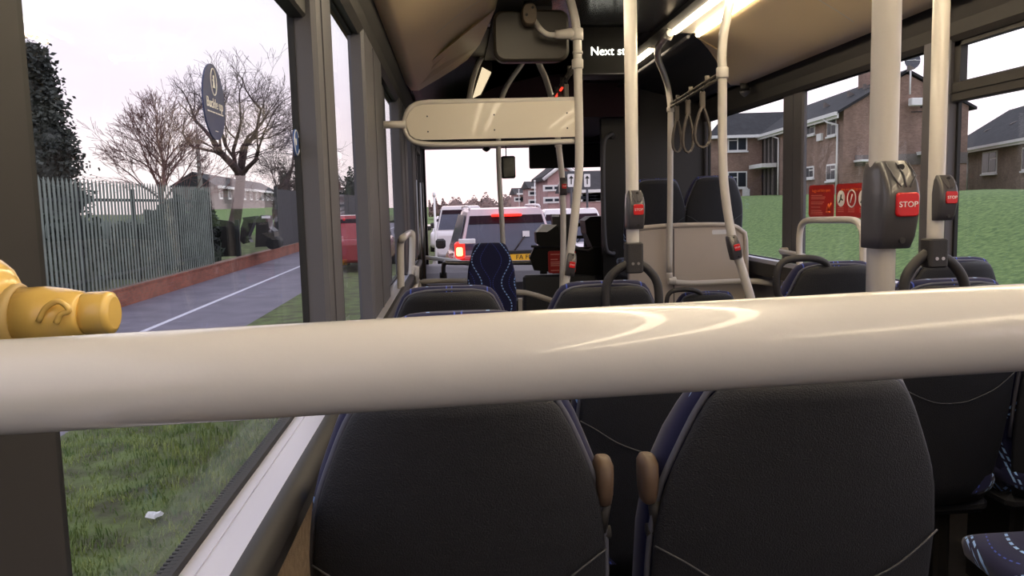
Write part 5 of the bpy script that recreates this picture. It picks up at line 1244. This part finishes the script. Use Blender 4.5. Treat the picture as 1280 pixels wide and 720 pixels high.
e = MB(); e.box((-.26, .22, Hs-.13), (.26, .36, Hs-.085), .01); f = link('high_brake_light', e, 'brake', t, False)
e = MB(); e.loft([[(x, y, z) for x, y in rounded(0, 0, a_, .09, .05, 3)] for z, a_ in ((.35, .88), (.42, .93), (.72, .93), (.76, .9))]); link('rear_bumper', e, 'black', t, False)
e = MB(); e.box((-.28, -.04, zz(317.5)), (.62, .03, zz(313)), .01); link('tailgate_trim', e, 'plateblack', t, False)
pp0, pp1 = zz(325.5), zz(317.8); e = MB(); e.box((-.02, -.05, pp0), (.50, .0, pp1)); f = link('number_plate', e, 'plate', t, False); f['label'] = 'yellow number plate'
e = textmb('FA FR', .105, frameM((.24, -.053, (pp0+pp1)/2), (1, 0, 0), (0, 0, 1)), .001, sx=1.1); link('lettering', e, 'plateblack', f, False)
for (u0, s0, w_, h_, nm) in ((.1, -.3, .26, .10, 'window_sticker'), (.12, .78, .22, .1, 'window_sticker'), (.42, .45, .12, .1, 'window_sticker')):
    p_ = rg(u0, s0); e = MB(); e.box((p_.x-w_/2, p_.y-.03, p_.z), (p_.x+w_/2, p_.y-.02, p_.z+h_)); link(nm, e, 'decalwhite', t, False)
for s_ in (-1, 1):
    e = MB(); e.tube([(s_*.62, .5, Hs-.01), (s_*.62, .6, Hs+.05), (s_*.62, 2.0, Hs+.05), (s_*.62, 2.1, Hs-.01)], .02, 8, 2); link('roof_rail', e, 'carwhite', t, False)
e = MB(); e.box((-.86, -.02, zz(303)), (-.58, .1, zz(297)), .01); link('tailgate_badge', e, 'decalwhite', t, False)
# other traffic
car((at_dist(722, 17.5), 17.5, -.1), 4.2, 1.75, zat(at_dist(720, 17.5), 17.5, 262)+.1, 'carwhite', 'white car ahead to the right, behind the ticket machine')
car((at_dist(576, 27), 27, -.1), 5.0, 1.85, zat(at_dist(576, 27), 27, 258)+.1, 'carwhite', 'white van queueing ahead, just left of the red car', 'van', suv=True)
car((at_dist(563, 33), 33, -.1), 4.2, 1.75, 1.55, 'carwhite', 'white car farther ahead at the left of the queue')
car((at_dist(570, 48), 48, -.1), 4.2, 1.75, 1.55, 'cargrey', 'grey car far ahead in the queue')
car((at_dist(664, 45), 45, -.1), 4.2, 1.75, 1.6, 'carwhite', 'white car parked in front of the terrace houses')
# parked red car glimpsed through the second left window
tt, _a, _b = car((at_dist(433, 22), 24, .0), 4.2, 1.8, 1.7, 'carred', 'red car glimpsed through the narrow second left window')
e = MB(); e.box((-.88, -.03, .75), (-.55, .05, .98)); link('tail_lamp', e, 'brake', tt, False)
e = MB(); e.box((.88, -.03, .75), (.55, .05, .98)); link('tail_lamp', e, 'brake', tt, False)

# ------------------------------------------------------------------ sky and light
w = bpy.data.worlds.new('sky'); sc.world = w; w.use_nodes = True; nt = w.node_tree; nt.nodes.clear(); Lk = nt.links.new
out = N(nt, 'ShaderNodeOutputWorld'); bg = N(nt, 'ShaderNodeBackground'); tc = N(nt, 'ShaderNodeTexCoord')
sp = N(nt, 'ShaderNodeSeparateXYZ'); Lk(tc.outputs['Generated'], sp.inputs[0])
rp = N(nt, 'ShaderNodeValToRGB'); Lk(sp.outputs['Z'], rp.inputs['Fac'])
cr = rp.color_ramp; cr.elements[0].position = 0; cr.elements[0].color = srgb((254, 236, 234)); cr.elements[1].position = .75; cr.elements[1].color = srgb((226, 230, 246))
for p_, c_ in ((.06, (254, 240, 240)), (.14, (248, 238, 246)), (.28, (240, 240, 250))): el = cr.elements.new(p_); el.color = srgb(c_)
no = N(nt, 'ShaderNodeTexNoise', i_Scale=3.2, i_Detail=5.0); mp = N(nt, 'ShaderNodeMapping'); mp.inputs['Scale'].default_value = (1, 1, 3.2); Lk(tc.outputs['Generated'], mp.inputs['Vector']); Lk(mp.outputs[0], no.inputs['Vector'])
r2 = N(nt, 'ShaderNodeValToRGB'); r2.color_ramp.elements[0].position = .42; r2.color_ramp.elements[0].color = (.93, .9, .93, 1); r2.color_ramp.elements[1].position = .62; r2.color_ramp.elements[1].color = (1.04, 1.03, 1.02, 1); Lk(no.outputs['Fac'], r2.inputs['Fac'])
mu = N(nt, 'ShaderNodeMix', data_type='RGBA', blend_type='MULTIPLY'); mu.inputs['Factor'].default_value = 1; Lk(rp.outputs['Color'], mu.inputs['A']); Lk(r2.outputs['Color'], mu.inputs['B'])
# brighter towards the front right, dimmer to the left
dx = N(nt, 'ShaderNodeMath', operation='MULTIPLY_ADD'); Lk(sp.outputs['X'], dx.inputs[0]); dx.inputs[1].default_value = .5; dx.inputs[2].default_value = 1.45
Lk(mu.outputs['Result'], bg.inputs['Color']); Lk(dx.outputs[0], bg.inputs['Strength']); Lk(bg.outputs[0], out.inputs['Surface'])

sc.view_settings.view_transform = 'Standard'; sc.view_settings.look = 'None'; sc.view_settings.exposure = 0.18; sc.view_settings.gamma = 1; sc.view_settings.use_curve_mapping = False
sc.cycles.use_denoising = True
sc.cycles.max_bounces = 8; sc.cycles.transparent_max_bounces = 24; sc.cycles.caustics_reflective = False; sc.cycles.caustics_refractive = False
sc.cycles.sample_clamp_indirect = 6
